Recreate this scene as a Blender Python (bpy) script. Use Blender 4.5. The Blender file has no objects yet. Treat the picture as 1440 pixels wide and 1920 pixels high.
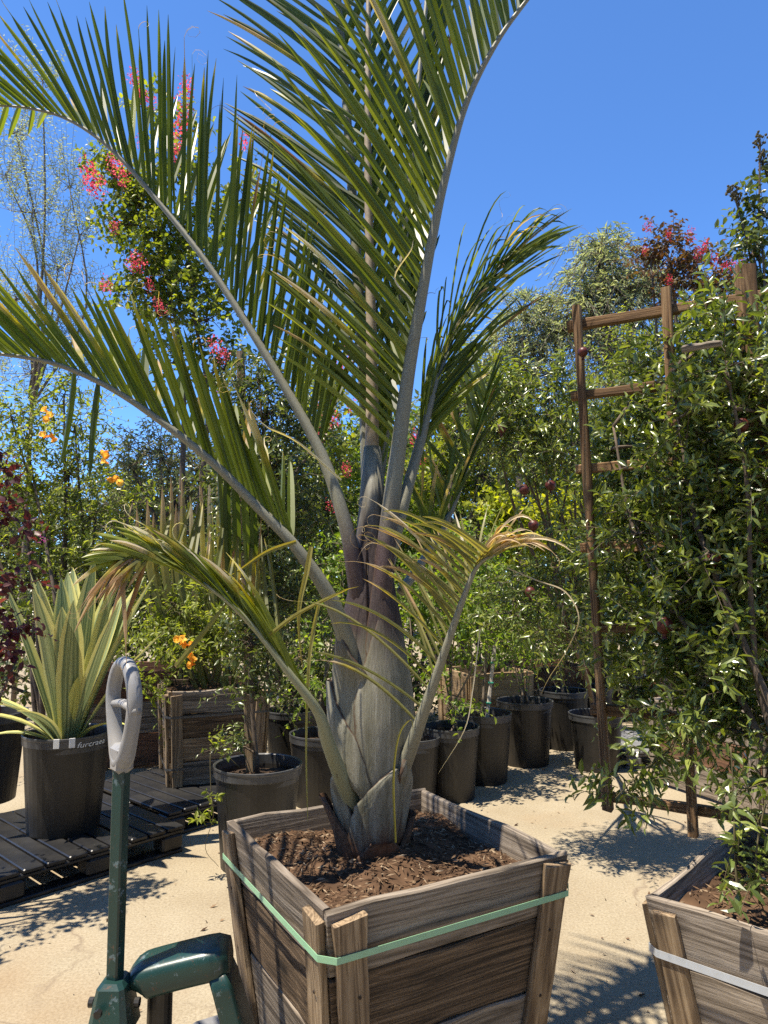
import bpy, math, random
import numpy as np
from mathutils import Matrix, Vector
random.seed(7); RNG = np.random.default_rng(11)
scene = bpy.context.scene
COL = scene.collection

# ------------------------------------------------------------------ camera, sky, sun, exposure
CAM_Z, FPX, PITCH = 1.5, 1330.0, math.radians(6.0)
cam_data = bpy.data.cameras.new('camera'); cam = bpy.data.objects.new('camera', cam_data); COL.objects.link(cam)
cam_data.sensor_fit = 'VERTICAL'; cam_data.sensor_height = 36.0; cam_data.lens = 36.0 * FPX / 1920.0
cam_data.clip_start = 0.05; cam_data.clip_end = 3000.0
cam.location = (0, 0, CAM_Z); cam.rotation_euler = (math.radians(90) + PITCH, 0, 0)
scene.camera = cam
SUN_EL, SUN_AZ = math.radians(70.0), math.atan2(-0.30, -0.13)
world = bpy.data.worlds.new('World'); scene.world = world; world.use_nodes = True
wn = world.node_tree; wn.nodes.clear()
sky_n = wn.nodes.new('ShaderNodeTexSky'); sky_n.sky_type = 'NISHITA'; sky_n.sun_disc = False
sky_n.sun_elevation = SUN_EL; sky_n.sun_rotation = SUN_AZ
sky_n.altitude = 3000; sky_n.air_density = 1.0; sky_n.dust_density = 0.0; sky_n.ozone_density = 10.0
bg_n = wn.nodes.new('ShaderNodeBackground'); bg_n.inputs[1].default_value = 0.15
out_n = wn.nodes.new('ShaderNodeOutputWorld')
hs_n = wn.nodes.new('ShaderNodeHueSaturation'); hs_n.inputs['Saturation'].default_value = 1.06
wn.links.new(sky_n.outputs[0], hs_n.inputs['Color']); wn.links.new(hs_n.outputs[0], bg_n.inputs[0]); wn.links.new(bg_n.outputs[0], out_n.inputs[0])
sd = bpy.data.lights.new('sun', 'SUN'); sun = bpy.data.objects.new('sun', sd); COL.objects.link(sun)
sd.energy = 4.9; sd.angle = math.radians(0.55); sd.color = (1.0, 0.91, 0.76)
SV = Vector((math.sin(SUN_AZ) * math.cos(SUN_EL), math.cos(SUN_AZ) * math.cos(SUN_EL), math.sin(SUN_EL)))
sun.rotation_euler = SV.to_track_quat('Z', 'Y').to_euler(); sun.location = (-3, -2, 12)
scene.view_settings.view_transform = 'Standard'; scene.view_settings.look = 'None'
scene.view_settings.gamma = 1.0; scene.view_settings.use_curve_mapping = False
scene.view_settings.exposure = 1.12
scene.cycles.max_bounces = 6; scene.cycles.diffuse_bounces = 2; scene.cycles.transmission_bounces = 4
scene.cycles.use_denoising = False

# ------------------------------------------------------------------ measuring helpers (photo pixel + real distance -> place)
CP, SP = math.cos(PITCH), math.sin(PITCH)
def ray(px, py):
    a = (px - 720) / FPX; b = -(py - 960) / FPX
    return np.array([a, CP - b * SP, SP + b * CP])
def P(px, py, Y):
    d = ray(px, py); return np.array([0, 0, CAM_Z]) + d * (Y / d[1])
def G(px, py, z=0.0):
    d = ray(px, py); return np.array([0, 0, CAM_Z]) + d * ((z - CAM_Z) / d[2])
def unit(v):
    v = np.asarray(v, float); n = np.linalg.norm(v, axis=-1, keepdims=True); return v / np.maximum(n, 1e-9)
def catmull(pts, per):
    p = np.asarray(pts, float); p = np.vstack([2 * p[0] - p[1], p, 2 * p[-1] - p[-2]]); out = []
    for i in range(1, len(p) - 2):
        for k in range(per):
            t = k / per; a, b, c, d = p[i - 1], p[i], p[i + 1], p[i + 2]
            out.append(.5 * ((2 * b) + (c - a) * t + (2 * a - 5 * b + 4 * c - d) * t * t + (3 * b - a - 3 * c + d) * t ** 3))
    out.append(p[-2]); return np.array(out)

# ------------------------------------------------------------------ object helpers
WM = {}
def place(o, M, parent=None):
    WM[o.name] = M
    if parent is not None:
        o.parent = parent; o.matrix_basis = WM[parent.name].inverted() @ M
    else: o.matrix_basis = M
def tag(o, label=None, cat=None, group=None, kind=None):
    if label: o['label'] = label
    if cat: o['category'] = cat
    if group: o['group'] = group
    if kind: o['kind'] = kind
    return o
def thing(name, label, cat, loc, group=None):
    o = bpy.data.objects.new(name, None); COL.objects.link(o); o.empty_display_size = .1
    place(o, Matrix.Translation(Vector([float(x) for x in loc]))); return tag(o, label, cat, group)
def make_mesh(name, V, F, mat=None, attrs=None, smooth=False):
    me = bpy.data.meshes.new(name)
    V = np.asarray(V, np.float32)
    if isinstance(F, np.ndarray):
        n, k = F.shape
        me.vertices.add(len(V)); me.vertices.foreach_set('co', V.ravel())
        me.loops.add(n * k); me.loops.foreach_set('vertex_index', F.astype(np.int32).ravel())
        me.polygons.add(n); me.polygons.foreach_set('loop_start', np.arange(0, n * k, k, dtype=np.int32))
        me.polygons.foreach_set('loop_total', np.full(n, k, np.int32)); me.update(calc_edges=True)
    else:
        me.from_pydata(V.tolist(), [], F)
    if attrs:
        for k, a in attrs.items():
            at = me.attributes.new(k, 'FLOAT', 'POINT'); at.data.foreach_set('value', np.asarray(a, np.float32))
    if smooth: me.polygons.foreach_set('use_smooth', np.ones(len(me.polygons), bool))
    if mat: me.materials.append(mat)
    return me
def obj(name, V, F, mat, parent=None, attrs=None, smooth=False, origin=None):
    V = np.asarray(V, float)
    if origin is None: origin = (V.min(0) + V.max(0)) / 2 if len(V) else np.zeros(3)
    me = make_mesh(name, V - origin, F, mat, attrs, smooth)
    o = bpy.data.objects.new(name, me); COL.objects.link(o)
    place(o, Matrix.Translation(Vector([float(x) for x in origin])), parent); return o
def inst(name, me, M, parent=None):
    o = bpy.data.objects.new(name, me); COL.objects.link(o); place(o, M, parent); return o
def frame(x, y, z, loc):
    return Matrix(((x[0], y[0], z[0], loc[0]), (x[1], y[1], z[1], loc[1]), (x[2], y[2], z[2], loc[2]), (0, 0, 0, 1)))
class MB:
    def __init__(s): s.v = []; s.f = []; s.a = {}
    def add(s, V, F, **attrs):
        b = len(s.v); s.v.extend([list(map(float, x)) for x in V]); s.f.extend([[i + b for i in f] for f in F])
        for k, a in attrs.items(): s.a.setdefault(k, []).extend(a)
    def build(s, name, mat, parent=None, smooth=False, origin=None):
        return obj(name, s.v, s.f, mat, parent, s.a or None, smooth, origin)
def tube(pts, rad, sides=8, flat=1.0, up=None, cap=True):
    """swept tube; rad scalar or list; flat squashes along the frame's second axis"""
    pts = np.asarray(pts, float); n = len(pts); rad = np.broadcast_to(np.asarray(rad, float), (n,))
    T = unit(np.gradient(pts, axis=0)); ref = np.array(up if up is not None else [0, 0, 1.0])
    if up is None and abs(T[0] @ ref) > .9: ref = np.array([0, 1.0, 0])
    V = []; F = []
    for i in range(n):
        a = unit(ref - T[i] * (ref @ T[i])); b = np.cross(T[i], a)
        if up is None: ref = a
        for k in range(sides):
            w = 2 * math.pi * k / sides
            V.append(pts[i] + rad[i] * (math.cos(w) * a + math.sin(w) * flat * b))
    for i in range(n - 1):
        for k in range(sides):
            k2 = (k + 1) % sides
            F.append([i * sides + k, i * sides + k2, (i + 1) * sides + k2, (i + 1) * sides + k])
    if cap: F.append(list(range(sides))[::-1]); F.append([(n - 1) * sides + k for k in range(sides)])
    return V, F
def lathe(prof, sides=32, center=(0, 0, 0), wob=0.0, close=False):
    V = []; F = []; n = len(prof); ph = random.random() * 6
    for r, z in prof:
        for k in range(sides):
            w = 2 * math.pi * k / sides; rr = r * (1 + wob * math.sin(2 * w + ph))
            V.append([center[0] + rr * math.cos(w), center[1] + rr * math.sin(w), center[2] + z])
    for i in range(n - 1):
        for k in range(sides):
            k2 = (k + 1) % sides; F.append([i * sides + k, i * sides + k2, (i + 1) * sides + k2, (i + 1) * sides + k])
    if close: F.append([(n - 1) * sides + k for k in range(sides)])
    return V, F
def rbox(sx, sy, sz, ch=.006):
    """chamfered box centred on the origin"""
    V = []; F = []; hx, hy, hz = sx / 2, sy / 2, sz / 2
    ring = [(-hx + ch, -hy), (hx - ch, -hy), (hx, -hy + ch), (hx, hy - ch), (hx - ch, hy), (-hx + ch, hy), (-hx, hy - ch), (-hx, -hy + ch)]
    ins = [(math.copysign(abs(x) - ch, x), math.copysign(abs(y) - ch, y)) for x, y in ring]
    for r, z in ((ins, -hz), (ring, -hz + ch), (ring, hz - ch), (ins, hz)):
        V += [[x, y, z] for x, y in r]
    for i in range(3):
        for k in range(8): F.append([i * 8 + k, i * 8 + (k + 1) % 8, i * 8 + 8 + (k + 1) % 8, i * 8 + 8 + k])
    F.append(list(range(8))[::-1]); F.append([24 + k for k in range(8)]); return V, F

# ------------------------------------------------------------------ materials
class NM:
    def __init__(s, name):
        s.m = bpy.data.materials.new(name); s.m.use_nodes = True; s.t = s.m.node_tree; s.t.nodes.clear()
        s.out = s.n('ShaderNodeOutputMaterial')
    def n(s, typ, ins=None, **kw):
        nd = s.t.nodes.new(typ)
        for k, v in kw.items(): setattr(nd, k, v)
        for k, v in (ins or {}).items():
            sk = nd.inputs[k]
            if isinstance(v, bpy.types.NodeSocket): s.t.links.new(v, sk)
            else: sk.default_value = v
        return nd
    def ramp(s, fac, stops):
        r = s.n('ShaderNodeValToRGB', {0: fac}); e = r.color_ramp.elements
        while len(e) < len(stops): e.new(.5)
        for i, (p, c) in enumerate(stops): e[i].position = p; e[i].color = (*c, 1)
        return r.outputs[0]
    def mix(s, f, a, b, mode='MIX'):
        m = s.n('ShaderNodeMix', data_type='RGBA', blend_type=mode)
        for i, v in ((0, f), (6, a), (7, b)):
            if isinstance(v, bpy.types.NodeSocket): s.t.links.new(v, m.inputs[i])
            else: m.inputs[i].default_value = v if i == 0 else (*v, 1)
        return m.outputs[2]
    def math(s, op, a, b=0.0, c=None):
        m = s.n('ShaderNodeMath', operation=op)
        for i, v in enumerate((a, b) if c is None else (a, b, c)):
            if isinstance(v, bpy.types.NodeSocket): s.t.links.new(v, m.inputs[i])
            else: m.inputs[i].default_value = v
        return m.outputs[0]
    def noise(s, vec, scale, detail=3, rough=.55, dist=0.0):
        return s.n('ShaderNodeTexNoise', {'Vector': vec, 'Scale': scale, 'Detail': detail, 'Roughness': rough, 'Distortion': dist}).outputs[0]
    def coord(s, k='Object'): return s.n('ShaderNodeTexCoord').outputs[k]
    def pos(s): return s.n('ShaderNodeNewGeometry').outputs['Position']
    def scaled(s, vec, sc, off=None):
        mp = s.n('ShaderNodeMapping', {'Vector': vec, 'Scale': sc})
        if off is not None: s.t.links.new(off, mp.inputs['Location'])
        return mp.outputs[0]
    def attr(s, name): return s.n('ShaderNodeAttribute', attribute_name=name).outputs['Fac']
    def bump(s, h, strength=.3, dist=.01):
        return s.n('ShaderNodeBump', {'Height': h, 'Strength': strength, 'Distance': dist}).outputs[0]
    def pbr(s, col, rough=.6, spec=.5, metal=0.0, normal=None, link=True):
        b = s.n('ShaderNodeBsdfPrincipled')
        for k, v in (('Base Color', col), ('Roughness', rough), ('Specular IOR Level', spec), ('Metallic', metal)):
            if isinstance(v, bpy.types.NodeSocket): s.t.links.new(v, b.inputs[k])
            else: b.inputs[k].default_value = (*v, 1) if k == 'Base Color' else v
        if normal is not None: s.t.links.new(normal, b.inputs['Normal'])
        if link: s.t.links.new(b.outputs[0], s.out.inputs[0])
        return b
def leaf_mat(name, stops, trans_tint=(1.0, 1.0, .45), tr=.38, rough=.38, spec=.5, dry=False):
    q = NM(name); col = q.ramp(q.attr('rnd'), stops)
    nz = q.noise(q.pos(), 9.0, 2); col = q.mix(.35, col, q.ramp(nz, [(.3, (.45, .45, .45)), (.7, (1.0, 1.0, 1.0))]), 'MULTIPLY')
    if dry:
        d = q.attr('dry'); dc = q.ramp(q.attr('rnd'), [(0, (.20, .105, .045)), (.5, (.42, .30, .17)), (1, (.60, .54, .44))])
        mid = q.ramp(d, [(0, (0, 0, 0)), (.22, (1, 1, 1)), (.5, (0, 0, 0))])
        col = q.mix(mid, col, (.34, .28, .05)); col = q.mix(q.ramp(d, [(.35, (0, 0, 0)), (.6, (1, 1, 1))]), col, dc)
    b = q.pbr(col, rough, spec, link=False)
    tcol = q.mix(1.0, col, trans_tint, 'MULTIPLY'); tcol = q.mix(1.0, tcol, (2.1, 2.1, 2.1), 'MULTIPLY')
    t = q.n('ShaderNodeBsdfTranslucent', {'Color': tcol})
    mx = q.n('ShaderNodeMixShader', {0: tr, 1: b.outputs[0], 2: t.outputs[0]}); q.t.links.new(mx.outputs[0], q.out.inputs[0])
    return q.m
def wood_mat(name, dark, mid, light, tint=.25, rough=.85, bump=.5, grain=34):
    q = NM(name); rnd = q.n('ShaderNodeObjectInfo').outputs['Random']
    off = q.n('ShaderNodeCombineXYZ', {0: q.math('MULTIPLY', rnd, 37.0), 1: q.math('MULTIPLY', rnd, 91.0), 2: q.math('MULTIPLY', rnd, 13.0)}).outputs[0]
    c = q.scaled(q.coord(), (1, 1, 1), off)
    g1 = q.noise(q.scaled(c, (3.2, grain * 1.5, grain * 1.5)), 1.0, 8, .72, .35)
    g2 = q.noise(q.scaled(c, (7, grain * 5, grain * 5)), 1.0, 4, .65, .2)
    wv = q.noise(q.scaled(c, (.5, grain * .35, grain * .35)), 1.0, 2, .5, 1.6); ww = q.math('FRACT', q.math('MULTIPLY', wv, 7.0)); ww = q.math('ABSOLUTE', q.math('SUBTRACT', ww, .5))
    f = q.math('ADD', q.math('MULTIPLY', g1, .62), q.math('MULTIPLY', ww, .55))
    col = q.ramp(f, [(.26, dark), (.47, mid), (.72, light)])
    big = q.noise(c, 3.2, 3); col = q.mix(.55, col, q.ramp(big, [(.3, (.4, .37, .35)), (.68, (1.1, 1.05, 1.0))]), 'MULTIPLY')
    col = q.mix(tint, col, q.ramp(rnd, [(0, (.12, .075, .04)), (.5, (.25, .20, .15)), (1, (.33, .25, .16))]))
    col = q.mix(q.ramp(g2, [(.55, (0, 0, 0)), (.66, (.6, .6, .6))]), col, dark)
    kn = q.n('ShaderNodeTexVoronoi', {'Vector': q.scaled(c, (2.2, 6.5, 6.5)), 'Scale': 1.0}).outputs['Distance']
    col = q.mix(q.ramp(kn, [(.07, (.85, .85, .85)), (.13, (0, 0, 0))]), col, tuple(x * .6 for x in dark))
    hb = q.math('ADD', g1, q.math('MULTIPLY', g2, .6))
    q.pbr(col, rough, .25, normal=q.bump(hb, bump, .006)); return q.m
def plain(name, col, rough=.5, spec=.5, metal=0.0, var=.25, scale=30, bump=0.0, dust=None):
    q = NM(name); nz = q.noise(q.coord(), scale, 4)
    c = q.mix(var, col, q.ramp(nz, [(.3, (.35, .35, .35)), (.7, (1.25, 1.25, 1.25))]), 'MULTIPLY')
    if dust:
        n2 = q.noise(q.coord(), scale * .22, 5, .65); c = q.mix(q.ramp(n2, [(.40, (0, 0, 0)), (.68, (.7, .7, .7))]), c, dust)
    q.pbr(c, rough, spec, metal, q.bump(nz, bump, .004) if bump else None); return q.m

M_frond = leaf_mat('palm_leaflet_green', [(0, (.048, .070, .020)), (.5, (.105, .14, .028)), (1, (.24, .27, .05))], (1.0, .96, .20), .46, .40, .4, dry=True)
M_frond_dry = leaf_mat('palm_leaflet_yellowing', [(0, (.10, .11, .035)), (.5, (.18, .18, .06)), (1, (.30, .28, .11))], (1.0, .9, .3), .33, .45, .3, dry=True)
M_pom = leaf_mat('pomegranate_leaf', [(0, (.045, .065, .016)), (.5, (.12, .16, .036)), (1, (.32, .36, .085))], (1, 1, .25), .28, .27, .75)
M_citrus = leaf_mat('bright_leaf', [(0, (.06, .11, .02)), (.5, (.14, .21, .035)), (1, (.30, .36, .06))], (1, 1, .25), .46, .42, .4)
M_lime = leaf_mat('lime_leaf', [(0, (.14, .18, .02)), (.5, (.28, .31, .035)), (1, (.46, .45, .06))], (1, 1, .2), .45, .45, .3)
M_tecoma = leaf_mat('trumpet_shrub_leaf', [(0, (.08, .115, .02)), (.5, (.18, .22, .04)), (1, (.36, .38, .08))], (1, 1, .3), .45, .45, .35)
M_dark = leaf_mat('dark_leaf', [(0, (.034, .050, .014)), (.5, (.080, .108, .027)), (1, (.21, .24, .06))], (1, 1, .3), .30, .32, .6)
M_olive = leaf_mat('olive_leaf', [(0, (.065, .080, .038)), (.5, (.125, .14, .065)), (1, (.23, .24, .12))], (1, 1, .45), .34, .5, .3)
M_silver = leaf_mat('silver_leaf', [(0, (.15, .175, .09)), (.5, (.27, .30, .17)), (1, (.44, .46, .29))], (1, 1, .55), .38, .5, .3)
M_red = leaf_mat('burgundy_leaf', [(0, (.045, .016, .018)), (.6, (.10, .034, .034)), (1, (.20, .11, .075))], (1, .35, .3), .34, .45, .4)
M_bronze = leaf_mat('bronze_leaf', [(0, (.06, .03, .018)), (.5, (.12, .07, .028)), (1, (.16, .15, .045))], (1, .7, .3), .36, .45, .4)
M_crape = leaf_mat('crape_leaf', [(0, (.06, .09, .018)), (.5, (.15, .185, .032)), (1, (.32, .33, .06))], (1, 1, .22), .46, .42, .4)
def flower_mat(name, a, b):
    return leaf_mat(name, [(0, a), (1, b)], (1, .8, .8), .35, .5, .2)
M_pink = flower_mat('pink_petals', (.50, .03, .075), (.72, .14, .18))
M_crimson = flower_mat('crimson_petals', (.35, .015, .04), (.62, .05, .10))
M_orange = flower_mat('orange_petals', (.78, .36, .03), (.85, .60, .10))
M_magenta = flower_mat('magenta_petals', (.5, .06, .35), (.6, .15, .5))
M_bark = plain('bark', (.13, .10, .075), .9, .2, var=.6, scale=40, bump=.5)
M_pale_bark = plain('pale_bark', (.19, .15, .11), .85, .2, var=.5, scale=35, bump=.4)
M_twig = plain('green_twig', (.12, .10, .05), .8, .2, var=.4)
M_box = wood_mat('weathered_plank', (.055, .045, .036), (.22, .185, .147), (.38, .335, .28), .12)
M_batten = wood_mat('batten_wood', (.075, .05, .03), (.26, .185, .11), (.44, .34, .22), .12)
M_rough = wood_mat('rough_sawn_plank', (.022, .016, .011), (.12, .082, .05), (.29, .21, .135), .08, .95, 1.0, 60)
M_grey = wood_mat('grey_plank', (.08, .065, .052), (.29, .245, .195), (.48, .42, .35), .08)
M_redwood = wood_mat('red_plank', (.07, .03, .018), (.17, .075, .04), (.26, .14, .08), .15)
M_trellis = wood_mat('trellis_wood', (.08, .042, .02), (.24, .14, .068), (.40, .27, .14), .05)
M_newwood = wood_mat('pale_new_plank', (.20, .13, .06), (.36, .25, .14), (.47, .36, .22), .1)
M_plastic = plain('black_plastic', (.011, .011, .012), .42, .45, var=.3, scale=18, dust=(.030, .028, .025))
M_pot = plain('dusty_pot_plastic', (.009, .009, .0088), .42, .45, var=.3, scale=9, dust=(.036, .031, .025))
M_potrim = plain('pot_rim_plastic', (.026, .027, .029), .38, .5, var=.3, scale=12, dust=(.10, .10, .10))
M_pallet_grey = plain('grey_pallet', (.17, .17, .175), .7, .3, var=.5, scale=14, bump=.2)
M_strap_green = plain('green_strap', (.26, .46, .28), .38, .5, var=.1)
M_strap_grey = plain('grey_strap', (.40, .42, .44), .4, .5, var=.15)
M_strap_dark = plain('steel_strap', (.10, .10, .10), .45, .5, .6, var=.3)
M_nail = plain('rusty_nail', (.03, .02, .015), .7, .3)
M_white = plain('white_label', (.7, .7, .68), .5, .3, var=.1)
M_tie = plain('green_tie_tape', (.02, .26, .17), .4, .5, var=.1)
M_stake = plain('weathered_stake', (.45, .40, .34), .85, .2, var=.5, scale=25)
M_fruit = plain('pomegranate_skin', (.085, .016, .011), .45, .4, var=.6, scale=14)
M_soil = plain('potting_soil', (.055, .036, .024), .95, .15, var=.7, scale=60, bump=1.0)
def jack_paint():
    q = NM('chipped_green_paint'); c = q.coord(); n = q.noise(c, 26, 5, .7); n2 = q.noise(c, 5, 3)
    col = q.mix(.4, (.010, .036, .031), q.ramp(n2, [(.3, (.5, .5, .5)), (.7, (1.4, 1.4, 1.4))]), 'MULTIPLY')
    col = q.mix(q.ramp(n, [(.60, (0, 0, 0)), (.64, (1, 1, 1))]), col, (.09, .13, .14)); n6 = q.noise(c, 70, 3, .7); col = q.mix(q.ramp(n6, [(.62, (0, 0, 0)), (.68, (.8, .8, .8))]), col, (.09, .05, .03)); q.pbr(col, .34, .5, normal=q.bump(n, .12, .003)); return q.m
M_jack = jack_paint()
M_grip = plain('grey_grip_plastic', (.25, .25, .255), .42, .5, var=.25, scale=22, dust=(.27, .25, .22))
M_ram = plain('greasy_steel', (.03, .028, .026), .4, .5, .4, var=.5)
def ground_mat():
    q = NM('sandy_concrete'); c = q.pos()
    n1 = q.noise(c, 90, 4, .7); n2 = q.noise(c, 2.0, 4, .6); n3 = q.noise(c, 420, 2); n4 = q.noise(c, .9, 3)
    col = q.ramp(n1, [(.28, (.195, .162, .112)), (.5, (.29, .248, .178)), (.74, (.37, .325, .242))])
    col = q.mix(.5, col, q.ramp(n2, [(.3, (.72, .64, .54)), (.65, (1.08, 1.06, 1.02))]), 'MULTIPLY')
    col = q.mix(q.ramp(n4, [(.54, (0, 0, 0)), (.72, (.5, .5, .5))]), col, (.26, .165, .085))
    wc = q.n('ShaderNodeMix', {0: .25, 4: c, 5: q.n('ShaderNodeTexNoise', {'Vector': c, 'Scale': 3.0, 'Detail': 4.0}).outputs[1]}, data_type='VECTOR').outputs[1]
    ck = q.n('ShaderNodeTexVoronoi', {'Vector': wc, 'Scale': .75}, feature='DISTANCE_TO_EDGE').outputs['Distance']
    col = q.mix(q.math('MULTIPLY', q.ramp(ck, [(.0, (.7, .7, .7)), (.006, (0, 0, 0))]), q.ramp(n2, [(.45, (0, 0, 0)), (.6, (1, 1, 1))])), col, (.16, .12, .085))
    n5 = q.noise(c, 9, 5, .7); col = q.mix(q.ramp(n5, [(.56, (0, 0, 0)), (.75, (.45, .45, .45))]), col, (.25, .19, .125))
    sp = q.n('ShaderNodeTexVoronoi', {'Vector': c, 'Scale': 130.0}).outputs['Distance']
    col = q.mix(q.ramp(sp, [(.08, (.35, .35, .35)), (.16, (0, 0, 0))]), col, (.13, .10, .07))
    q.pbr(col, .95, .15, normal=q.bump(q.math('ADD', n1, q.math('MULTIPLY', n3, .5)), .42, .006)); return q.m
M_ground = ground_mat()
def mulch_mat():
    q = NM('wood_mulch'); col = q.ramp(q.attr('rnd'), [(0, (.035, .02, .012)), (.5, (.12, .07, .04)), (.85, (.22, .15, .09)), (1, (.36, .28, .19))])
    q.pbr(col, .95, .15); return q.m
M_mulch = mulch_mat()
def trunk_mat():
    q = NM('palm_leaf_base'); c = q.pos(); z = q.n('ShaderNodeSeparateXYZ', {0: c}).outputs[2]
    sp = q.noise(c, 420, 2, .7); lo = q.noise(q.scaled(c, (30, 30, 3)), 1.0, 4, .6)
    base = q.ramp(lo, [(.3, (.10, .098, .062)), (.5, (.205, .198, .148)), (.75, (.34, .325, .27))])
    base = q.mix(q.ramp(sp, [(.48, (0, 0, 0)), (.62, (.55, .55, .55))]), base, (.10, .085, .07))
    dk = q.ramp(sp, [(.35, (.022, .014, .013)), (.7, (.085, .060, .055))])
    zz = q.math('ADD', z, q.math('MULTIPLY', lo, .22))
    f = q.n('ShaderNodeMapRange', {0: zz, 1: 1.36, 2: 1.50}).outputs[0]
    f2 = q.n('ShaderNodeMapRange', {0: zz, 1: 1.74, 2: 2.0, 3: 1.0, 4: 0.0}).outputs[0]
    col = q.mix(q.math('MULTIPLY', f, f2), base, dk)
    br = q.n('ShaderNodeMapRange', {0: zz, 1: .93, 2: .84}).outputs[0]; col = q.mix(br, col, q.ramp(sp, [(.3, (.06, .03, .018)), (.7, (.16, .085, .05))]))
    st = q.noise(q.scaled(c, (160, 160, 7)), 1.0, 3, .6); col = q.mix(.5, col, q.ramp(st, [(.35, (.62, .60, .56)), (.62, (1.1, 1.1, 1.08))]), 'MULTIPLY')
    ed = q.math('MULTIPLY', q.attr('edge'), q.math('ADD', .35, q.noise(c, 60, 3))); col = q.mix(q.ramp(ed, [(.45, (0, 0, 0)), (.85, (1, 1, 1))]), col, (.075, .045, .028))
    q.pbr(col, .6, .35, normal=q.bump(q.math('ADD', lo, q.math('MULTIPLY', st, .5)), .5, .006)); return q.m
M_trunk = trunk_mat()
M_husk = plain('brown_torn_husk', (.13, .072, .042), .8, .25, var=.7, scale=70, bump=.6)
def rachis_mat():
    q = NM('palm_rachis'); c = q.pos(); n = q.noise(c, 380, 2, .6); z = q.n('ShaderNodeSeparateXYZ', {0: c}).outputs[2]
    col = q.ramp(n, [(.3, (.13, .125, .09)), (.7, (.27, .26, .19))]); f = q.n('ShaderNodeMapRange', {0: q.attr('dry'), 1: 0, 2: 1}).outputs[0]
    col = q.mix(f, col, (.30, .31, .13)); col = q.mix(q.attr('dark'), col, q.ramp(n, [(.35, (.03, .016, .016)), (.7, (.11, .075, .07))])); q.pbr(col, .5, .4); return q.m
M_rachis = rachis_mat()
M_newrach = plain('brown_spear_stalk', (.33, .26, .18), .6, .35, var=.5, scale=60)
def furcraea_mat():
    q = NM('striped_agave_leaf'); a = q.math('ABSOLUTE', q.attr('across')); r = q.attr('rnd')
    st = q.noise(q.n('ShaderNodeCombineXYZ', {0: q.math('MULTIPLY', q.attr('across'), 7.0), 1: q.math('MULTIPLY', r, 30.0), 2: q.math('MULTIPLY', q.attr('along'), .8)}).outputs[0], 1.0, 3)
    col = q.mix(q.ramp(st, [(.42, (0, 0, 0)), (.6, (1, 1, 1))]), (.12, .17, .075), (.36, .40, .18))
    edge = q.n('ShaderNodeMapRange', {0: q.math('ADD', a, q.math('MULTIPLY', st, .35)), 1: .74, 2: .92}).outputs[0]
    col = q.mix(edge, col, (.62, .58, .20))
    lim = q.n('ShaderNodeMapRange', {0: r, 1: .78, 2: .82}).outputs[0]
    col = q.mix(lim, col, q.mix(q.ramp(st, [(.5, (0, 0, 0)), (.6, (1, 1, 1))]), (.52, .52, .14), (.25, .30, .07)))
    b = q.pbr(col, .42, .4, link=False); t = q.n('ShaderNodeBsdfTranslucent', {'Color': col})
    mx = q.n('ShaderNodeMixShader', {0: .22, 1: b.outputs[0], 2: t.outputs[0]}); q.t.links.new(mx.outputs[0], q.out.inputs[0]); return q.m
M_furc = furcraea_mat()

# ------------------------------------------------------------------ ground
gv = [[-400, -20, 0], [400, -20, 0], [400, 900, 0], [-400, 900, 0]]
tag(obj('ground', gv, [[0, 1, 2, 3]], M_ground), 'sunlit tan concrete yard floor with grit and stains', None, None, 'structure')

# ------------------------------------------------------------------ planks and planter boxes
def plank_mesh(lb, lt, w, th, mat, ch=.004, seg=6, jit=.0025):
    """X runs along the board, Y across its face, Z is its outside; lb/lt = length at its lower/upper edge"""
    V = []; F = []
    for i in range(seg + 1):
        s = i / seg * 2 - 1; jy, jz = random.gauss(0, jit), random.gauss(0, jit * .6)
        for (y, z) in ((-w/2+ch, -th/2), (w/2-ch, -th/2), (w/2, -th/2+ch), (w/2, th/2-ch), (w/2-ch, th/2), (-w/2+ch, th/2), (-w/2, th/2-ch), (-w/2, -th/2+ch)):
            L = lb + (lt - lb) * (y / w + .5); e = random.gauss(0, jit) if i in (0, seg) else 0
            V.append([s * L / 2 + e, y + jy * (1 if y > 0 else -1), z + (jz if z > 0 else 0)])
    for i in range(seg):
        for k in range(8): F.append([i * 8 + k, i * 8 + (k + 1) % 8, i * 8 + 8 + (k + 1) % 8, i * 8 + 8 + k])
    F.append(list(range(8))); F.append([seg * 8 + k for k in range(8)][::-1])
    F = [f[::-1] for f in F]
    return make_mesh('plank', V, F, mat)
NAIL = make_mesh('nail', *lathe([(.0042, 0), (.0042, .0016), (.0015, .0024)], 8, close=True), M_nail)
def bar(name, p0, p1, w, th, outward, mat, parent, seg=6, jit=.002, nails=0):
    """a straight timber from p0 to p1, wide side turned to `outward`"""
    p0, p1 = np.asarray(p0, float), np.asarray(p1, float); L = np.linalg.norm(p1 - p0); x = unit(p1 - p0)
    z = np.asarray(outward, float); z = unit(z - x * (z @ x)); y = np.cross(z, x)
    o = inst(name, plank_mesh(L, L, w, th, mat, seg=seg, jit=jit), frame(x, y, z, (p0 + p1) / 2), parent)
    for k in range(nails):
        f = (-.36 + .28 * k) + random.uniform(-.03, .03)
        lp = (p0 + p1) / 2 + x * L * f + y * random.uniform(-.012, .012) + z * (th / 2 + .0006)
        inst('nail', NAIL, frame(x, y, z, lp), o)
    return o
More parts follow.
